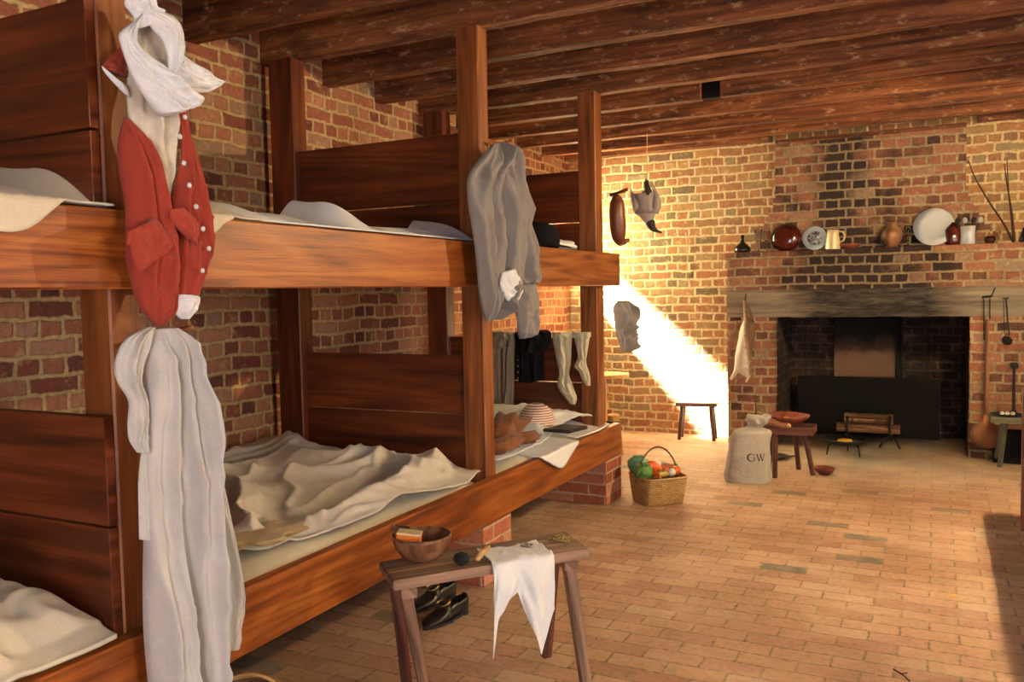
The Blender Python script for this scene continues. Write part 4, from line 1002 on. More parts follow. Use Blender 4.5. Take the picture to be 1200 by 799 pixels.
spec = [(.02, .02, .215, (.05, .028, .028), m_potato, 'sweet_potato', 'long brown sweet potato behind the turnip in the basket', 'sweet potato', .4),
        (.035, -.05, .212, (.045, .027, .026), m_potato, 'sweet_potato', 'brown sweet potato lying across the basket middle', 'sweet potato', 1.1),
        (.085, .01, .212, (.045, .026, .026), m_potato, 'sweet_potato', 'brown sweet potato near the right handle end', 'sweet potato', -.5),
        (.12, -.045, .205, (.04, .026, .026), m_carrot, 'orange_squash', 'small orange squash at the right rim of the basket', 'squash', .9),
        (.0, -.075, .197, (.045, .024, .022), m_squash, 'yellow_squash', 'yellow green squash at the front rim of the basket', 'squash', .1),
        (-.0, .015, .245, (.03, .026, .024), m_turnip, 'turnip', 'pale turnip on top of the basket heap', 'turnip', 0),
        (.065, -.075, .20, (.028, .024, .024), m_turnip, 'turnip', 'pale turnip at the front rim of the basket', 'turnip', 0),
        (.09, .06, .22, (.026, .024, .022), m_turnip, 'turnip', 'pale turnip at the back right of the basket', 'turnip', 0),
        (.14, .02, .21, (.028, .026, .026), m_cabbage, 'green_gourd', 'small dark green gourd at the right end of the basket', 'gourd', 0),
        (-.03, .05, .19, (.06, .04, .03), m_potato, 'sweet_potato', 'brown sweet potato half buried under the kale', 'sweet potato', .2)]
for i, (u, v, z, r, m_, nm, lb, ct, a) in enumerate(spec):
    veg(nm, kp(u, v, z+.012), tuple(q*1.12 for q in r), m_, lb, ct, i+2, .18, rot=Matrix.Rotation(a+ry, 3, 'Z'))
# dark basket tucked under the rail at the bottom edge
p = at(283, 806, Z=.17)
basket('dark_basket', 'dark round basket with a pale handle under the bed at the bottom edge', (p.x, p.y, 0), .9, .10, .09, .13, .12, .15, .10, n=2.2, m=m_bowl)

# ------------------------------------------------------------------ stools
def stool(name, label, ctr, rotz, ln, wd, zt, th, m, splay=.08, lr=.018, round_=False):
    t = thing(name, label, 'stool', (ctr[0], ctr[1], 0), rotz=rotz)
    bm = BM(); slab(bm, [(-ln/2, -wd/2), (ln/2, -wd/2), (ln/2, wd/2), (-ln/2, wd/2)], zt-th, zt, bev=.005); obj('seat', bm, m, t, world=False)
    for sx_ in (-1, 1):
        for sy_ in (-1, 1):
            bm = BM(); a = Vector((sx_*(ln/2-.06), sy_*(wd/2-.045), zt-th-.0)); f = Vector((sx_*(ln/2-.06+splay), sy_*(wd/2-.045+splay*.5), 0))
            tube(bm, [a, a.lerp(f, .5), f], [lr, lr*1.05, lr*.85], 8); obj('leg', bm, m, t, world=False)
    return t
# far stool against the sunlit wall
f1 = at(798, 521, Z=0); f2 = at(837, 521, Z=0)
zt = at(815, 471, Y=8.0).z
L0 = at(793, 471, Y=8.0); L1 = at(840, 471, Y=8.0)
stool('far_stool', 'dark wooden four-legged stool against the sunlit brick wall', ((L0.x+L1.x)/2, 8.03), .12, L1.x-L0.x, .22, zt, .035, m_stool, splay=.03, lr=.02)
# near stool by the sack
z2 = at(925, 497, Y=6.72).z
st = thing('low_stool', 'reddish brown thick-topped stool carrying a wooden dish beside the sack', 'stool', (-.93, 6.72, 0))
a1_, a2_, a3_, a4_ = at(896, 512, Z=z2), at(936, 508, Z=z2), at(958, 499, Z=z2), at(922, 490, Z=z2)
a1_ = at(897, 499, Z=z2); a2_ = at(957, 497, Z=z2); 
bm = BM(); cx_, cy_ = (a1_.x+a2_.x)/2, (a1_.y+a2_.y)/2; hx = (a2_.x-a1_.x)/2
slab(bm, [(cx_-hx, cy_-.14), (cx_+hx, cy_-.10), (cx_+hx, cy_+.14), (cx_-hx, cy_+.12)], z2-.06, z2, bev=.006); obj('seat', bm, m_leg, st)
for (tx, ty), f in (((909, 511), (908, 560)), ((942, 508), (953, 557)), ((931, 506), (936, 550)), ((905, 505), (900, 552))):
    foot = at(*f, Z=0); top = at(tx, ty, Y=foot.y+(.03 if foot.y < 6.8 else -.06)); top.z = z2-.058
    top.x = min(max(top.x, cx_-hx+.03), cx_+hx-.03)
    bm = BM(); leg(bm, top, foot, .021, .019); obj('leg', bm, m_leg, st)
dc = Vector((cx_-.03, cy_+.0, z2))
dish = thing('wooden_dish', 'wide red-brown wooden dish on the low stool', 'dish', dc)
bm = BM(); lathe(bm, [(0, .001), (.06, .001), (.11, .022), (.155, .055), (.168, .078), (.163, .080), (.148, .062), (.10, .03), (.05, .014), (0, .012)], 48, sx=1.0); obj('dish_body', bm, m_redbowl, dish, world=False, smooth=True)
bm = BM(); blob(bm, dc+Vector((.0, -.02, .042)), (.045, .03, .022), 4, .15); tag(obj('cornbread', bm, m_bread, smooth=True), 'yellow corn cake inside the wide wooden dish', 'food')
g = thing('gourd_ladle', 'long-necked brown gourd lying on the low stool in front of the dish', 'gourd', at(905, 497, Y=cy_-.13))
P = [at(x, y, Y=cy_-.14) for x, y in ((884, 494), (888, 491), (894, 492), (905, 494), (915, 498), (922, 502), (925, 504))]
for q in P: q.z = max(q.z, z2+.018)
bm = BM(); tube(bm, crom([tuple(q) for q in P], 26), [r for (r,) in crom([(.014,), (.038,), (.036,), (.025,), (.023,), (.022,), (.016,)], 26)], 16); obj('gourd_body', bm, m_gourd, g, smooth=True)
bm = BM(); q = at(924.5, 504, Y=cy_-.15); q.z = P[-1].z; blob(bm, q, .017, 2, .05); obj('tip', bm, m_tan, g, smooth=True, label='pale cut end')
# spindle standing behind sack
bm = BM(); p0 = at(886, 490, Y=6.6); p1 = at(885, 462, Y=6.6); tube(bm, [p0-Vector((0, 0, .05)), p0, p1], [.004, .006, .004], 8)
tag(obj('iron_spindle', bm, m_iron, smooth=True), 'thin dark rod standing up from the neck of the sack', 'rod')

# ------------------------------------------------------------------ sack marked GW
s0 = at(847, 567, Z=0); s1 = at(899, 566, Z=0)
SC = (s0+s1)/2; rs = math.atan2(s1.y-s0.y, s1.x-s0.x)*.6; hwid = (s1-s0).length/2
sk_ = thing('flour_sack', 'tied cream cloth sack marked GW beside the low stool', 'sack', (SC.x, SC.y+.10, 0), rotz=rs)
bm = BM(); R = []
ztop = at(885, 490, Y=6.35).z
prof = [(1.0, 0), (1.05, .02), (1.02, .08), (.96, .16), (.90, .25), (.87, .33), (.82, .375), (.58, .395), (.34, .405), (.28, .42), (.32, .435)]
for i, (w_, z) in enumerate(crom(prof, 46)):
    row = []
    for j in range(72):
        a = 2*PI*j/72; c_, s_ = math.cos(a), math.sin(a); t_ = z/.42
        k = 1+.03*noise.noise(Vector((c_*2, s_*2, z*14)))+.02*ridg(Vector((c_*1.5+z*3, s_*1.5, z*16)))+(.07*math.sin(a*9+z*20)*max(0, t_-.72)*2)
        shx = .05*max(0, t_-.7)*3*.6+.02*t_
        rx = hwid*w_*(1+.0*t_); ry_ = .105*min(1, w_*1.05)
        row.append((shx+rx*math.copysign(abs(c_)**.75, c_)*k, ry_*math.copysign(abs(s_)**.85, s_)*k, z))
    R.append(row)
rings(bm, R); sackbm = bm.copy()
bvh = BVHTree.FromBMesh(bm); obj('sack_body', bm, m_sack, sk_, world=False, smooth=True)
bm = BM(); R = []
for i in range(16):
    t_ = i/15; row = []
    for j in range(40):
        a = 2*PI*j/40; r = (.036+.035*math.sin(t_*PI*.8))*(1+.25*math.sin(a*7+t_*3)*t_+.2*noise.noise(Vector((math.cos(a)*2, math.sin(a)*2, t_*3))))
        row.append((.07+r*math.cos(a)*1.15+.01*t_, r*math.sin(a), .415+.075*t_+.02*math.sin(a*2+1)*t_))
    R.append(row)
rings(bm, R); obj('gathered_neck', bm, m_sack, sk_, world=False, smooth=True)
bm = BM(); tube(bm, [(.068+.043*math.cos(2*PI*j/24), .042*math.sin(2*PI*j/24), .418) for j in range(25)], .006, 8); obj('tie', bm, m_string, sk_, world=False, smooth=True)
# letters
def stroke(bm, pts, w_):
    """flat ink strokes laid on the sack's surface"""
    def q(x, z):
        h = bvh.ray_cast(Vector((x, -1, z)), Vector((0, 1, 0)))
        return (h[0]+Vector((0, -.0025, 0))) if h[0] else Vector((x, -.11, z))
    prev = None
    for i, (x, z) in enumerate(pts):
        d = Vector((pts[min(i+1, len(pts)-1)][0]-pts[max(i-1, 0)][0], pts[min(i+1, len(pts)-1)][1]-pts[max(i-1, 0)][1])).normalized()
        ww = w_[i] if isinstance(w_, list) else w_; nx_, nz_ = -d.y*ww, d.x*ww
        cur = (bm.verts.new(q(x+nx_, z+nz_)), bm.verts.new(q(x-nx_, z-nz_)))
        if prev: bm.faces.new((prev[0], prev[1], cur[1], cur[0]))
        prev = cur
def ln_(a, b, n=8): return [(a[0]+(b[0]-a[0])*i/n, a[1]+(b[1]-a[1])*i/n) for i in range(n+1)]
lz, lh = .17, .052
bm = BM(); gx = .018
arc = [(gx+.026*math.cos(t), lz+lh/2+.027*math.sin(t)) for t in [math.radians(48+ (318-48)*i/26) for i in range(27)]]
stroke(bm, arc, [.0022+.0035*max(0, -math.cos(math.radians(48+270*i/26)))for i in range(27)])
stroke(bm, ln_((gx+.021, lz+.004), (gx+.021, lz+.022)), .003); stroke(bm, ln_((gx+.012, lz+.023), (gx+.029, lz+.023)), .0016); stroke(bm, ln_((gx+.020, lz+.052), (gx+.020, lz+.040)), .0016)
wx = gx+.040
for a, b, w_ in (((wx, lz+lh), (wx+.015, lz), .0036), ((wx+.015, lz), (wx+.028, lz+lh), .0018), ((wx+.025, lz+lh), (wx+.040, lz), .0036), ((wx+.040, lz), (wx+.054, lz+lh), .0018)): stroke(bm, ln_(a, b), w_)
for x in (wx, wx+.026, wx+.054): stroke(bm, ln_((x-.008, lz+lh), (x+.008, lz+lh)), .0014)
bmesh.ops.recalc_face_normals(bm, faces=bm.faces)
obj('lettering', bm, m_letter, sk_, world=False, label='black stencilled letters GW')

# pan behind sack, small bowl
c = at(906, 536, Z=0.0)
fp_ = thing('iron_pan', 'flat black iron pan on the hearth floor behind the low stool', 'pan', c)
bm = BM(); lathe(bm, [(0, .001), (.10, .001), (.13, .02), (.127, .021), (.098, .006), (0, .006)], 36, sx=1); obj('pan_body', bm, m_iron, fp_, world=False, smooth=True)
bm = BM(); tube(bm, [(.12, 0, .018), (.2, .0, .03)], .006); obj('handle', bm, m_iron, fp_, world=False, smooth=True)
c = at(966, 556, Z=0.0)
bm = BM(); lathe(bm, [(0, .001), (.035, .001), (.062, .022), (.084, .055), (.080, .057), (.055, .026), (.0, .012)], 32)
for v in bm.verts: v.co += c
tag(obj('gourd_bowl', bm, m_redbowl, smooth=True), 'small dark red bowl on the brick floor right of the low stool', 'bowl')

# ------------------------------------------------------------------ hearth things
tc_ = at(990, 515, Y=7.72); tz = tc_.z
sp = thing('spider_skillet', 'three-legged iron skillet with long handle in front of the fire', 'skillet', (tc_.x, 7.72, 0))
bm = BM(); lathe(bm, [(0, tz-.03), (.135, tz-.03), (.18, tz+.012), (.175, tz+.013), (.133, tz-.022), (0, tz-.022)], 40); obj('pan_body', bm, m_iron, sp, world=False, smooth=True)
for k in range(3):
    a = 2*PI*k/3-.6; bm = BM(); tube(bm, [(.115*math.cos(a), .115*math.sin(a), tz-.025), (.14*math.cos(a), .14*math.sin(a), .08), (.155*math.cos(a), .155*math.sin(a), 0)], [.008, .007, .006], 8); obj('leg', bm, m_iron, sp, world=False, smooth=True)
bm = BM(); tube(bm, [(-.15, 0, tz), (-.27, -.06, tz+.03), (-.40, -.14, tz+.05)], .008); obj('handle', bm, m_iron, sp, world=False, smooth=True)
bm = BM(); blob(bm, Vector((tc_.x, 7.72, tz-.008)), (.06, .045, .018), 7, .15); tag(obj('corn_cake', bm, m_bread, smooth=True), 'yellow corn cake in the iron skillet by the fire', 'food')
# andirons and logs
l0, l1 = at(990, 490, Y=8.35), at(1044, 486, Y=8.35)
for k, (px, lb) in enumerate(((993, 'left iron andiron holding the logs in the firebox'), (1043, 'right iron andiron holding the logs in the firebox'))):
    p = at(px, 490, Y=8.18); t = thing('andiron', lb, 'andiron', (p.x, 8.18, 0))
    bm = BM(); tube(bm, [(0, 0, .10), (0, 0, p.z+.0)], .012, 8); blob(bm, (0, 0, p.z+.005), .018, amp=0, seg=12); obj('upright', bm, m_iron, t, world=False, smooth=True)
    bm = BM(); tube(bm, [(0, 0, .10), (0, .35, .10), (0, .36, 0)], .011, 8); obj('log_bar', bm, m_iron, t, world=False, smooth=True)
    for sgn in (-1, 1):
        bm = BM(); tube(bm, [(0, 0, .11), (sgn*.04, -.02, .085), (sgn*.085, -.04, .0)], .010, 8); obj('foot', bm, m_iron, t, world=False, smooth=True)
for i, (zz, yy, r, m_, lb) in enumerate(((.155, 8.24, .042, m_bark, 'lower split log resting on the andirons'), (.235, 8.30, .045, m_bark, 'upper log with rough bark resting on the andirons'), (.16, 8.36, .045, m_bark, 'rear log resting on the andirons behind the others'))):
    bm = BM(); P = [(l0.x-.06*(i == 0)+ (l1.x-l0.x+.12*(i == 0)+.02)*k/14, yy+.004*math.sin(k), zz) for k in range(15)]
    tube(bm, P, [r*(1+.12*noise.noise(Vector((k*.8, i, 0)))) for k in range(15)], 14); tag(obj('log', bm, m_), lb, 'log', 'logs in the fireplace')

# hanging hare
YH2 = 7.84
def hp(x, y, d=0): return at(x, y, Y=YH2-d)
J = [(hp(875, 400, .06), .082), (hp(877, 384, .05), .060), (hp(874, 369, .02), .020), (hp(872, 351), .013),
     (hp(881, 379, .05), .028), (hp(880, 368, .03), .014), (hp(875, 355, .02), .011),
     (hp(871, 417, .06), .082), (hp(869, 429, .06), .062), (hp(873, 436, .07), .044), (hp(878, 436, .09), .036), (hp(883, 433, .10), .018),
     (hp(862, 436, .04), .022), (hp(856, 445, .03), .012), (hp(877, 442, .08), .014), (hp(874, 448, .08), .007)]
J.append((hp(875, 376, .03), .026))
EJ = [(0, 1), (1, 16), (16, 2), (2, 3), (1, 4), (4, 5), (5, 6), (0, 7), (7, 8), (8, 9), (9, 10), (10, 11), (8, 12), (12, 13), (9, 14), (14, 15)]
ho = skin('hanging_hare', J, EJ, m_hare); tag(ho, 'brown hare with pale belly hanging head down left of the fireplace', 'hare')
bm = BM(); p = hp(873, 350); tube(bm, [(p.x, FY-.008, p.z+.04), (p.x, FY-.05, p.z+.035), (p.x, FY-.06, p.z), (p.x, FY-.065, p.z-.03), (p.x, FY-.085, p.z-.01)], .006, 8)
tag(obj('iron_hook', bm, m_iron, smooth=True), 'iron hook in the lintel carrying the hanging hare', 'hook')
# hanging duck
YD = 7.02
def dp(x, y, d=0): return at(x, y, Y=YD-d)
dk = thing('hanging_duck', 'grey duck with dark head hanging head down from a joist', 'duck', dp(758, 270))
J = [(dp(758, 239), .085), (dp(758, 229), .066), (dp(758, 222), .035), (dp(758, 249), .085), (dp(760, 257), .055), (dp(762, 264), .028), (dp(765, 269), .024), (dp(770, 271), .012), (dp(774, 273), .006)]
skin('body', J, [(0, 1), (1, 2), (0, 3), (3, 4), (4, 5), (5, 6), (6, 7), (7, 8)], m_feather, dk)
J = [(dp(761, 258, .015), .058), (dp(763, 264, .015), .036), (dp(765, 268, .015), .032), (dp(769, 270.5, .015), .016), (dp(776, 273, .015), .006)]
skin('dark_head', J, [(0, 1), (1, 2), (2, 3), (3, 4)], m_featherdark, dk, label='dark brown head and bill')
for J in ([(dp(750, 250, .03), .03), (dp(746, 243, .04), .045), (dp(743, 234, .04), .034), (dp(740, 226, .03), .014), (dp(738, 219, .02), .004)], [(dp(767, 250, .03), .03), (dp(770, 243, .04), .042), (dp(770, 234, .04), .034), (dp(767, 224, .03), .018), (dp(764, 213, .03), .005)]):
    skin('wing', J, [(0, 1), (1, 2), (2, 3), (3, 4)], m_feather, dk)
J = [(dp(761, 230, .07), .034), (dp(759, 222, .06), .030), (dp(757, 215, .05), .018), (dp(757, 211, .05), .010)]
skin('tail', J, [(0, 1), (1, 2), (2, 3)], m_featherdark, dk, label='black tail feathers')
for a_, b2 in (((757, 222), (757, 210)), ((760, 222), (759, 211))):
    bm = BM(); tube(bm, [dp(*a_, .05), dp(*b2, .0)], [.012, .006], 8); obj('foot', bm, m_featherdark, dk, smooth=True)
bm = BM(); tube(bm, [dp(758, 211), Vector((dp(758, 211).x, YD+.02, 2.77))], .004, 6); obj('string', bm, m_string, dk)
bm = BM(); pp = dp(759, 285); tube(bm, [(pp.x, YB-.02, 2.0), (pp.x+.02, YB-.02, 1.75), (pp.x, YB-.02, 1.55)], .004, 6); tag(obj('cord', bm, m_string), 'thin cord hanging down the far brick wall below the duck', 'cord')
# items on right pier
YI = 7.86
gd = thing('gourd_dipper', 'long-handled brown gourd dipper hanging right of the fireplace', 'dipper', at(1157, 524, Y=YI))
P = [at(x, y, Y=YI) for x, y in ((1157, 374), (1157, 400), (1156.5, 440), (1155.5, 470), (1155.5, 488))]
bm = BM(); tube(bm, [tuple(q) for q in P], [.013, .016, .017, .018, .020], 14); obj('handle', bm, m_gourd, gd, smooth=True)
pc = at(1156, 509, Y=YI-.06); bm = BM(); lathe(bm, [(0, -.115), (.06, -.105), (.105, -.055), (.118, 0), (.10, .055), (.06, .09), (.03, .12), (.022, .16), (0, .165)], 36, c=pc); obj('gourd_body', bm, m_gourd, gd, smooth=True)
bm = BM()
for x in (1153, 1160): tube(bm, [at(x, 350, Y=YI-.02), at(x, 398 if x < 1155 else 374, Y=YI-.025)], .005, 6)
obj('strap', bm, m_iron, gd)
bm = BM(); tube(bm, [at(1151, 348, Y=FY), at(1162, 347, Y=YI-.02)], .010, 8); tube(bm, [at(1162, 347, Y=YI-.02), at(1166, 337, Y=YI-.02)], .005, 8); obj('hook', bm, m_iron, gd)
ld = thing('iron_ladle', 'black iron ladle hanging right of the gourd dipper', 'ladle', at(1181, 405, Y=YI))
bm = BM(); tube(bm, [at(1179, 350, Y=YI), at(1181, 375, Y=YI), at(1183, 393, Y=YI)], .005, 8); obj('handle', bm, m_iron, ld, smooth=True)
bm = BM(); blob(bm, at(1180, 399, Y=YI-.02), (.042, .03, .036), 1, .03, rot=Matrix.Rotation(.6, 3, 'Y')); obj('ladle_bowl', bm, m_iron, ld, smooth=True)
bm = BM(); tube(bm, [at(1175, 350, Y=FY), at(1182, 349, Y=YI-.01)], .006, 8); tube(bm, [at(1176, 352, Y=YI+.02), at(1177, 390, Y=YI+.03)], .003, 6); obj('hook', bm, m_iron, ld)

# right bench, half out of frame
rz0 = at(1162, 487, Y=7.45).z; rx0 = at(1161, 487, Y=7.45).x
rb = thing('green_bench', 'grey-green painted bench at the right edge beside the fireplace pier', 'bench', (rx0+.45, 7.5, 0))
bm = BM(); slab(bm, [(rx0, 7.42), (rx0+.9, 7.28), (rx0+.9, 7.55), (rx0, 7.66)], rz0-.05, rz0, bev=.004); obj('bench_top', bm, m_green, rb)
for (tx, ty, fx, fy) in ((rx0+.10, 7.5, at(1171, 546, Z=0).x, 7.60), (rx0+.10, 7.60, rx0+.05, 7.80), (rx0+.8, 7.34, rx0+.85, 7.2), (rx0+.8, 7.5, rx0+.85, 7.65)):
    bm = BM(); leg(bm, Vector((tx, ty, rz0-.05)), Vector((fx, fy, 0)), .022, .018); obj('leg', bm, m_green, rb)
bm = BM(); p = at(1190, 530, Y=7.80); box(bm, .42, .85, 7.76, 7.90, 0, .26, bev=.01); tag(obj('iron_box', bm, m_ironplate), 'black iron box on the floor under the grey-green bench', 'box')
ip = at(1184, 486, Y=7.50); 
cs = thing('iron_candle_stand', 'dark iron candle stand on the grey-green bench', 'candle stand', (ip.x+.02, 7.50, rz0))
bm = BM(); lathe(bm, [(0, .001), (.06, .001), (.062, .012), (.02, .02), (.012, .06), (.010, .33), (.012, .36), (.03, .37), (.032, .40), (.02, .41), (0, .41)], 20); obj('stem', bm, m_iron, cs, world=False, smooth=True)
bm = BM(); lathe(bm, [(0, .003), (.075, .003), (.095, .022), (.09, .022), (.07, .01), (0, .01)], 24, sx=1.2); 
for v in bm.verts: v.co += Vector((rx0+.11, 7.46, rz0))
tag(obj('iron_tray', bm, m_iron, smooth=True), 'small black tray holding eggs on the grey-green bench', 'tray')
for i, (dx_, dy2) in enumerate(((-.035, -.03), (.0, -.035), (.035, -.03))):
    bm = BM(); blob(bm, Vector((rx0+.11+dx_, 7.46+dy2, rz0+.026)), (.017, .014, .014), i, 0); tag(obj('egg', bm, m_egg, smooth=True), 'white egg in the small black tray', 'egg', 'eggs in the tray')
# table whose leg stands at the right edge
tb = thing('plank_table', 'reddish brown plank table with a square leg at the right edge', 'table', (.95, 4.5, 0))
bm = BM(); box(bm, .452, 1.45, 3.2, 5.76, .80, .835, 'y', bev=.004); obj('table_top', bm, m_redbowl, tb)
for x in (.475, 1.36):
    for y in (5.70, 3.26): bm = BM(); box(bm, x-.02, x+.04, y-.03, y+.03, 0, .80, 'z', bev=.004); obj('leg', bm, m_redbowl, tb)

# ------------------------------------------------------------------ things on the mantel
MZ = 1.7685; MY = 7.985
def mp(px, Y=MY): p = at(px, 292, Y=Y); return Vector((p.x, Y, MZ))
SC8 = (at(901, 292, Y=MY)-at(900, 292, Y=MY)).length   # metres per pixel there
bm = BM(); lathe(bm, [(0, .001), (.068, .001), (.076, .02), (.074, .045), (.05, .075), (.02, .095), (.015, .12), (.016, .16), (.013, .165), (0, .165)], 32, c=mp(870)); tag(obj('squat_bottle', bm, m_darkglass, smooth=True), 'dark squat glass bottle at the left end of the mantel', 'bottle')
def wineglass(p, h, r, label):
    bm = BM(); lathe(bm, [(0, 0), (r, 0), (r, .004), (.006, .008), (.005, h*.45), (r*.5, h*.5), (r*.95, h*.7), (r, h), (r-.0015, h), (r*.93, h*.7), (r*.45, h*.52), (0, h*.5)], 28, c=p); tag(obj('wine_glass', bm, m_glass, smooth=True), label, 'glass', 'wine glasses on the mantel')
wineglass(mp(889), .20, .035, 'clear stemmed glass beside the squat bottle on the mantel'); wineglass(mp(899), .19, .03, 'clear stemmed glass beside the red glazed dish')
rt = Matrix.Rotation(PI/2-.12, 3, 'X')
def plate(name, px, r, label, mats, prof=None, bowl=.012, Y=8.02):
    c = mp(px, Y); t = thing(name, label, 'plate', c); c2 = c+Vector((0, 0, r+.001))
    bm = BM(); lathe(bm, [(0, 0), (r*.6, 0), (r, bowl), (r, bowl+.004), (r*.62, .005), (0, .004)], 48, c=c2+Vector((0, 0, 0)), rot=rt); obj('plate_body', bm, mats[0], t, smooth=True)
    if len(mats) > 1: bm = BM(); lathe(bm, [(0, .0045), (r*.58, .0055), (r*.6, .007), (0, .0062)], 40, c=c2, rot=rt); obj('painted_centre', bm, mats[1], t, smooth=True, label='dark blue painted floral centre')
    return t
c = mp(921, 8.0); dsh = thing('red_dish', 'glossy dark red glazed round dish leaning on the chimney stack', 'dish', c)
bm = BM(); lathe(bm, [(0, .05), (.06, .047), (.10, .03), (.125, .0), (.128, -.004), (.12, -.008), (.0, -.012)], 40, c=c+Vector((0, 0, .124)), rot=rt, sx=1.05); obj('dish_body', bm, m_redglaze, dsh, smooth=True)
mb, nt, b = mat('blue_painted_pattern'); tc2 = N(nt, 'ShaderNodeTexCoord').outputs['Object']
L(nt, ramp(nt, noise_(nt, tc2, 45, 4, .7).outputs['Fac'], [(.45, lin('3c3f4c')), (.56, lin('a9b6bd'))], 'LINEAR'), b.inputs['Base Color']); b.inputs['Roughness'].default_value = .25
plate('blue_plate', 955, .105, 'pale blue plate with dark painted centre on the mantel', (m_blueglaze, mb))
pt = thing('cream_pitcher', 'small cream pitcher beside the blue plate on the mantel', 'pitcher', mp(976, 7.96))
bm = BM(); lathe(bm, [(0, .001), (.062, .001), (.063, .01), (.060, .08), (.050, .13), (.052, .17), (.050, .17), (.046, .13), (0, .12)], 32); obj('pitcher_body', bm, m_creamglaze, pt, world=False, smooth=True)
bm = BM(); tube(bm, [(.048, 0, .155), (.085, 0, .15), (.098, 0, .11), (.088, 0, .075), (.058, 0, .06)], .008, 8); obj('handle', bm, m_creamglaze, pt, world=False, smooth=True)
bm = BM(); lathe(bm, [(0, .001), (.05, .001), (.085, .03), (.09, .045), (.086, .045), (.05, .012), (0, .012)], 32, c=mp(996, 7.97)); tag(obj('dark_bowl', bm, m_redbowl, smooth=True), 'small dark bowl beside the cream pitcher on the mantel', 'bowl')
jg = thing('stoneware_jug', 'round tan salt-glazed jug in the middle of the mantel', 'jug', mp(1045, 8.0))
bm = BM(); lathe(bm, [(0, .001), (.045, .001), (.055, .02), (.083, .075), (.088, .11), (.075, .15), (.045, .175), (.036, .20), (.042, .215), (.036, .215), (.03, .19), (0, .17)], 36); obj('jug_body', bm, m_saltglaze, jg, world=False, smooth=True)
bm = BM(); tube(bm, [(.04, 0, .20), (.075, 0, .205), (.09, 0, .17), (.078, 0, .14)], .008, 8); obj('handle', bm, m_saltglaze, jg, world=False, smooth=True)
wineglass(mp(1064, 7.97), .17, .03, 'clear stemmed glass left of the large white plate')
plate('white_plate', 1094, .158, 'large white plate leaning on the chimney stack', (m_whiteglaze,), Y=8.02)
bm = BM(); lathe(bm, [(0, .001), (.06, .001), (.066, .03), (.066, .13), (.04, .165), (.025, .18), (.025, .19), (0, .19)], 28, c=mp(1117, 8.03)); tag(obj('brown_jar', bm, m_redglaze, smooth=True), 'dark red-brown jar half hidden behind the white plate', 'jar')
ck = thing('utensil_crock', 'white crock with blue decoration holding spoons on the mantel', 'crock', mp(1134, 7.98))
bm = BM(); lathe(bm, [(0, .001), (.055, .001), (.058, .01), (.053, .07), (.058, .15), (.054, .15), (.049, .07), (0, .02)], 32); obj('crock_body', bm, m_whiteglaze, ck, world=False, smooth=True)
bm = BM(); R = []
for zz in (.045, .10): R.append([(.0555*math.sin(a)-.0, -.0562*math.cos(a), zz) for a in [-.5+i*.1 for i in range(11)]])
rings(bm, R, closed=False); obj('painted_panel', bm, m_blueglaze, ck, world=False, label='blue painted motif', mods=[('SOLIDIFY', dict(thickness=.002))])
for i, (dx_, ti) in enumerate(((-.03, -.28), (-.01, -.08), (.015, .15), (.03, .36))):
    t = thing('spoon', 'dark spoon standing in the white crock', 'spoon', mp(1134, 7.98)+Vector((dx_, 0, .03)), 'spoons in the crock')
    bm = BM(); tube(bm, [(0, 0, 0), (ti*.15, 0, .15)], .004, 6); obj('handle', bm, m_iron, t, world=False)
    bm = BM(); blob(bm, (ti*.165, -.004, .168), (.020, .007, .026), i, 0); obj('spoon_bowl', bm, m_silver if i in (1, 3) else m_iron, t, world=False, smooth=True)
bm = BM(); lathe(bm, [(0, .001), (.03, .001), (.045, .03), (.04, .055), (.03, .06), (.026, .06), (0, .03)], 28, c=mp(1160, 7.98)); tag(obj('small_pot', bm, m_redglaze, smooth=True), 'small dark red pot right of the white crock', 'pot')
wineglass(mp(1168, 8.02), .10, .03, 'short clear glass beside the small dark red pot')
def twig(pts, label, r=.008):
    bm = BM(); P = [tuple(at(x, y, Y=8.06 if i else 7.99)) for i, (x, y) in enumerate(pts)]; P = crom(P, 24)
    tube(bm, P, [r*(1-.6*i/23) for i in range(24)], 7); tag(obj('dry_twig', bm, m_stick), label, 'twig', 'dry twigs on the mantel')
twig([(1187, 283), (1176, 262), (1160, 238), (1148, 218), (1141, 205), (1135, 188)], 'long leaning dry twig at the right of the mantel', .009)
twig([(1188, 284), (1185, 255), (1182, 225), (1180, 188)], 'upright dry twig at the right of the mantel')
twig([(1189, 283), (1186, 250), (1180, 215), (1177, 192)], 'second upright dry twig crossing the first')
bm = BM(); lathe(bm, [(0, .001), (.035, .001), (.04, .02), (.02, .08), (.012, .12), (0, .12)], 20, c=mp(1200, 7.97)); tag(obj('small_bottle', bm, m_darkglass, smooth=True), 'small dark bottle at the far right end of the mantel', 'bottle')

# small round table behind the far post, in window light
c = at(722, 438, Y=7.6); 
rt_ = thing('round_table', 'small pale round table half hidden behind the far post', 'table', (c.x-.10, 7.6, 0))
bm = BM(); lathe(bm, [(0, c.z-.03), (.215, c.z-.03), (.22, c.z-.015), (.215, c.z), (0, c.z)], 36); obj('table_top', bm, m_tan, rt_, world=False)
for k in range(3):
    a = 2*PI*k/3+.3; bm = BM(); tube(bm, [(-.08+.06*math.cos(a), .06*math.sin(a), c.z-.03), (-.10+.09*math.cos(a), .09*math.sin(a), 0)], .016, 8); obj('leg', bm, m_tan, rt_, world=False)
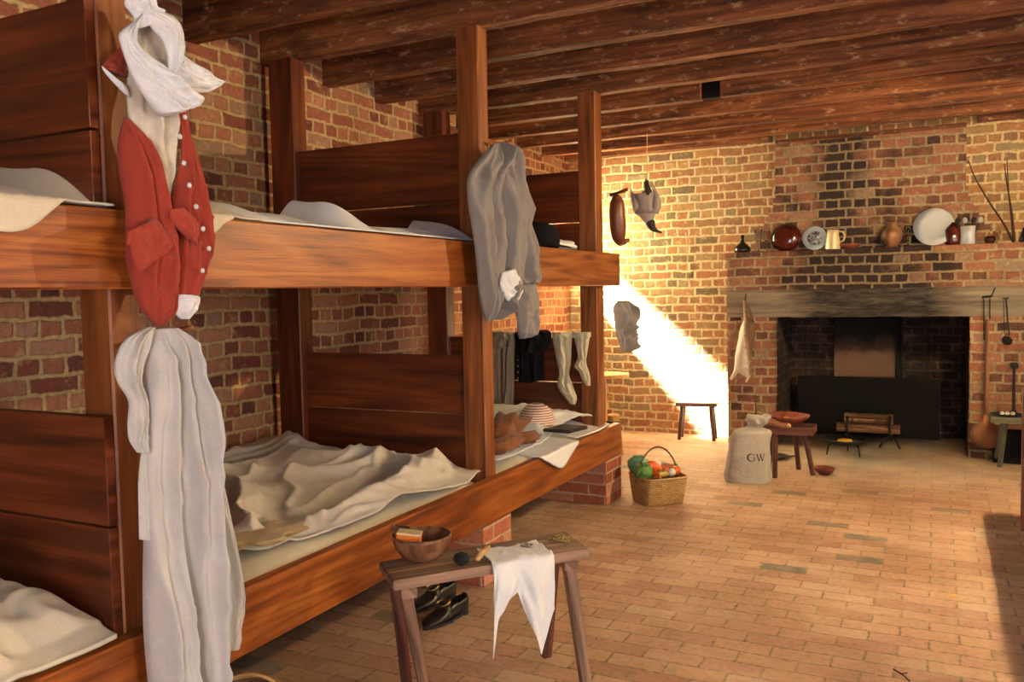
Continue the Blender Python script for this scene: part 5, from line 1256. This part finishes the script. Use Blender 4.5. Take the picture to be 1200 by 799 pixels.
# churn beside it
ch = thing('wooden_churn', 'narrow tan wooden vessel standing behind the far end of the lower rail', 'churn', (at(719, 520, Y=7.0).x, 7.0, 0))
bm = BM(); lathe(bm, [(0, .001), (.085, .001), (.075, .18), (.055, .28), (.05, .34), (.06, .35), (.045, .36), (0, .36)], 28); obj('vessel', bm, m_tan, ch, world=False, smooth=True)
bm = BM(); lathe(bm, [(.055, .285), (.062, .285), (.062, .30), (.055, .30)], 28); obj('hoop', bm, m_iron, ch, world=False)

# litter on the floor
def bit(px, py, ln, a, m_, name, label, w_=.006):
    c = at(px, py, Z=0); d = Vector((math.cos(a), math.sin(a), 0)); n = Vector((-d.y, d.x, 0)); bm = BM()
    R = [[c+d*ln*(k/6-.5)+n*w_*s*math.sin(PI*(k+.3)/6.6)+Vector((0, 0, .002+.004*math.sin(PI*k/6)+h)) for s, h in ((-1, 0), (1, 0), (1, .0015), (-1, .0015))] for k in range(7)]
    rings(bm, R); tag(obj(name, bm, m_), label, 'leaf' if 'leaf' in name else 'straw')
bit(1117, 699, .05, .4, m_bread, 'fallen_leaf', 'small yellow leaf on the brick floor at the right', .012)
bit(1121, 708, .03, 1.2, m_straw, 'fallen_leaf', 'tan leaf fragment below the yellow leaf', .008)
bit(1137, 754, .06, .3, m_straw, 'straw_piece', 'short pale straw lying near the bottom right of the floor', .003)
bit(1135, 782, .05, .9, m_straw, 'straw_piece', 'pale straw nearest the bottom edge at the right', .003)
bit(540, 792, .06, .2, m_straw, 'straw_piece', 'pale straw on the floor between the bench legs', .004)
bm = BM(); a_, b2 = at(1047, 784, Z=.005), at(1066, 798, Z=.005); tube(bm, [a_, a_.lerp(b2, .5)+Vector((.004, 0, .003)), b2], .003, 6); tube(bm, [a_.lerp(b2, .4), a_.lerp(b2, .5)+Vector((.02, .02, .004))], .002, 6)
tag(obj('dry_twig', bm, m_stick), 'small dark twig on the floor at the bottom right', 'twig')

# shaded lamps along the right-hand side, the near one added for warm fill
def hanging_lamp(x, y, z, power, label):
    t = thing('hanging_lamp', label, 'lamp', (x, y, z), 'shaded hanging lamps')
    bm = BM(); lathe(bm, [(.02, .15), (.05, .14), (.24, .03), (.245, .0), (.24, .0), (.235, .025), (.045, .13), (.02, .14)], 36); obj('shade', bm, m_earth, t, world=False, smooth=True)  # unseen shade, made wide to keep the lamp light off the joists
    bm = BM(); lathe(bm, [(0, .05), (.018, .05), (.018, .16), (0, .16)], 16); obj('socket', bm, m_iron, t, world=False)
    bm = BM(); blob(bm, (0, 0, .03), (.022, .022, .028), 0, 0, 16); obj('bulb', bm, m_flame, t, world=False, smooth=True)
    bm = BM(); tube(bm, [(0, 0, .15), (0, 0, 2.985-z)], .004, 6); obj('cord', bm, m_iron, t, world=False)
    lamp('lamp_light', 'POINT', (x, y, z-.05), power, (1, .70, .36), shadow_soft_size=.04)
hanging_lamp(.82, 5.2, 2.45, 290, 'lamp with a wide dark shade hanging from the ceiling above the plank table')
hanging_lamp(1.0, 1.6, 2.45, 58, 'added unseen lamp with a wide dark shade hanging from the ceiling near the door')  # added out of view to warm the bunk fronts and joists
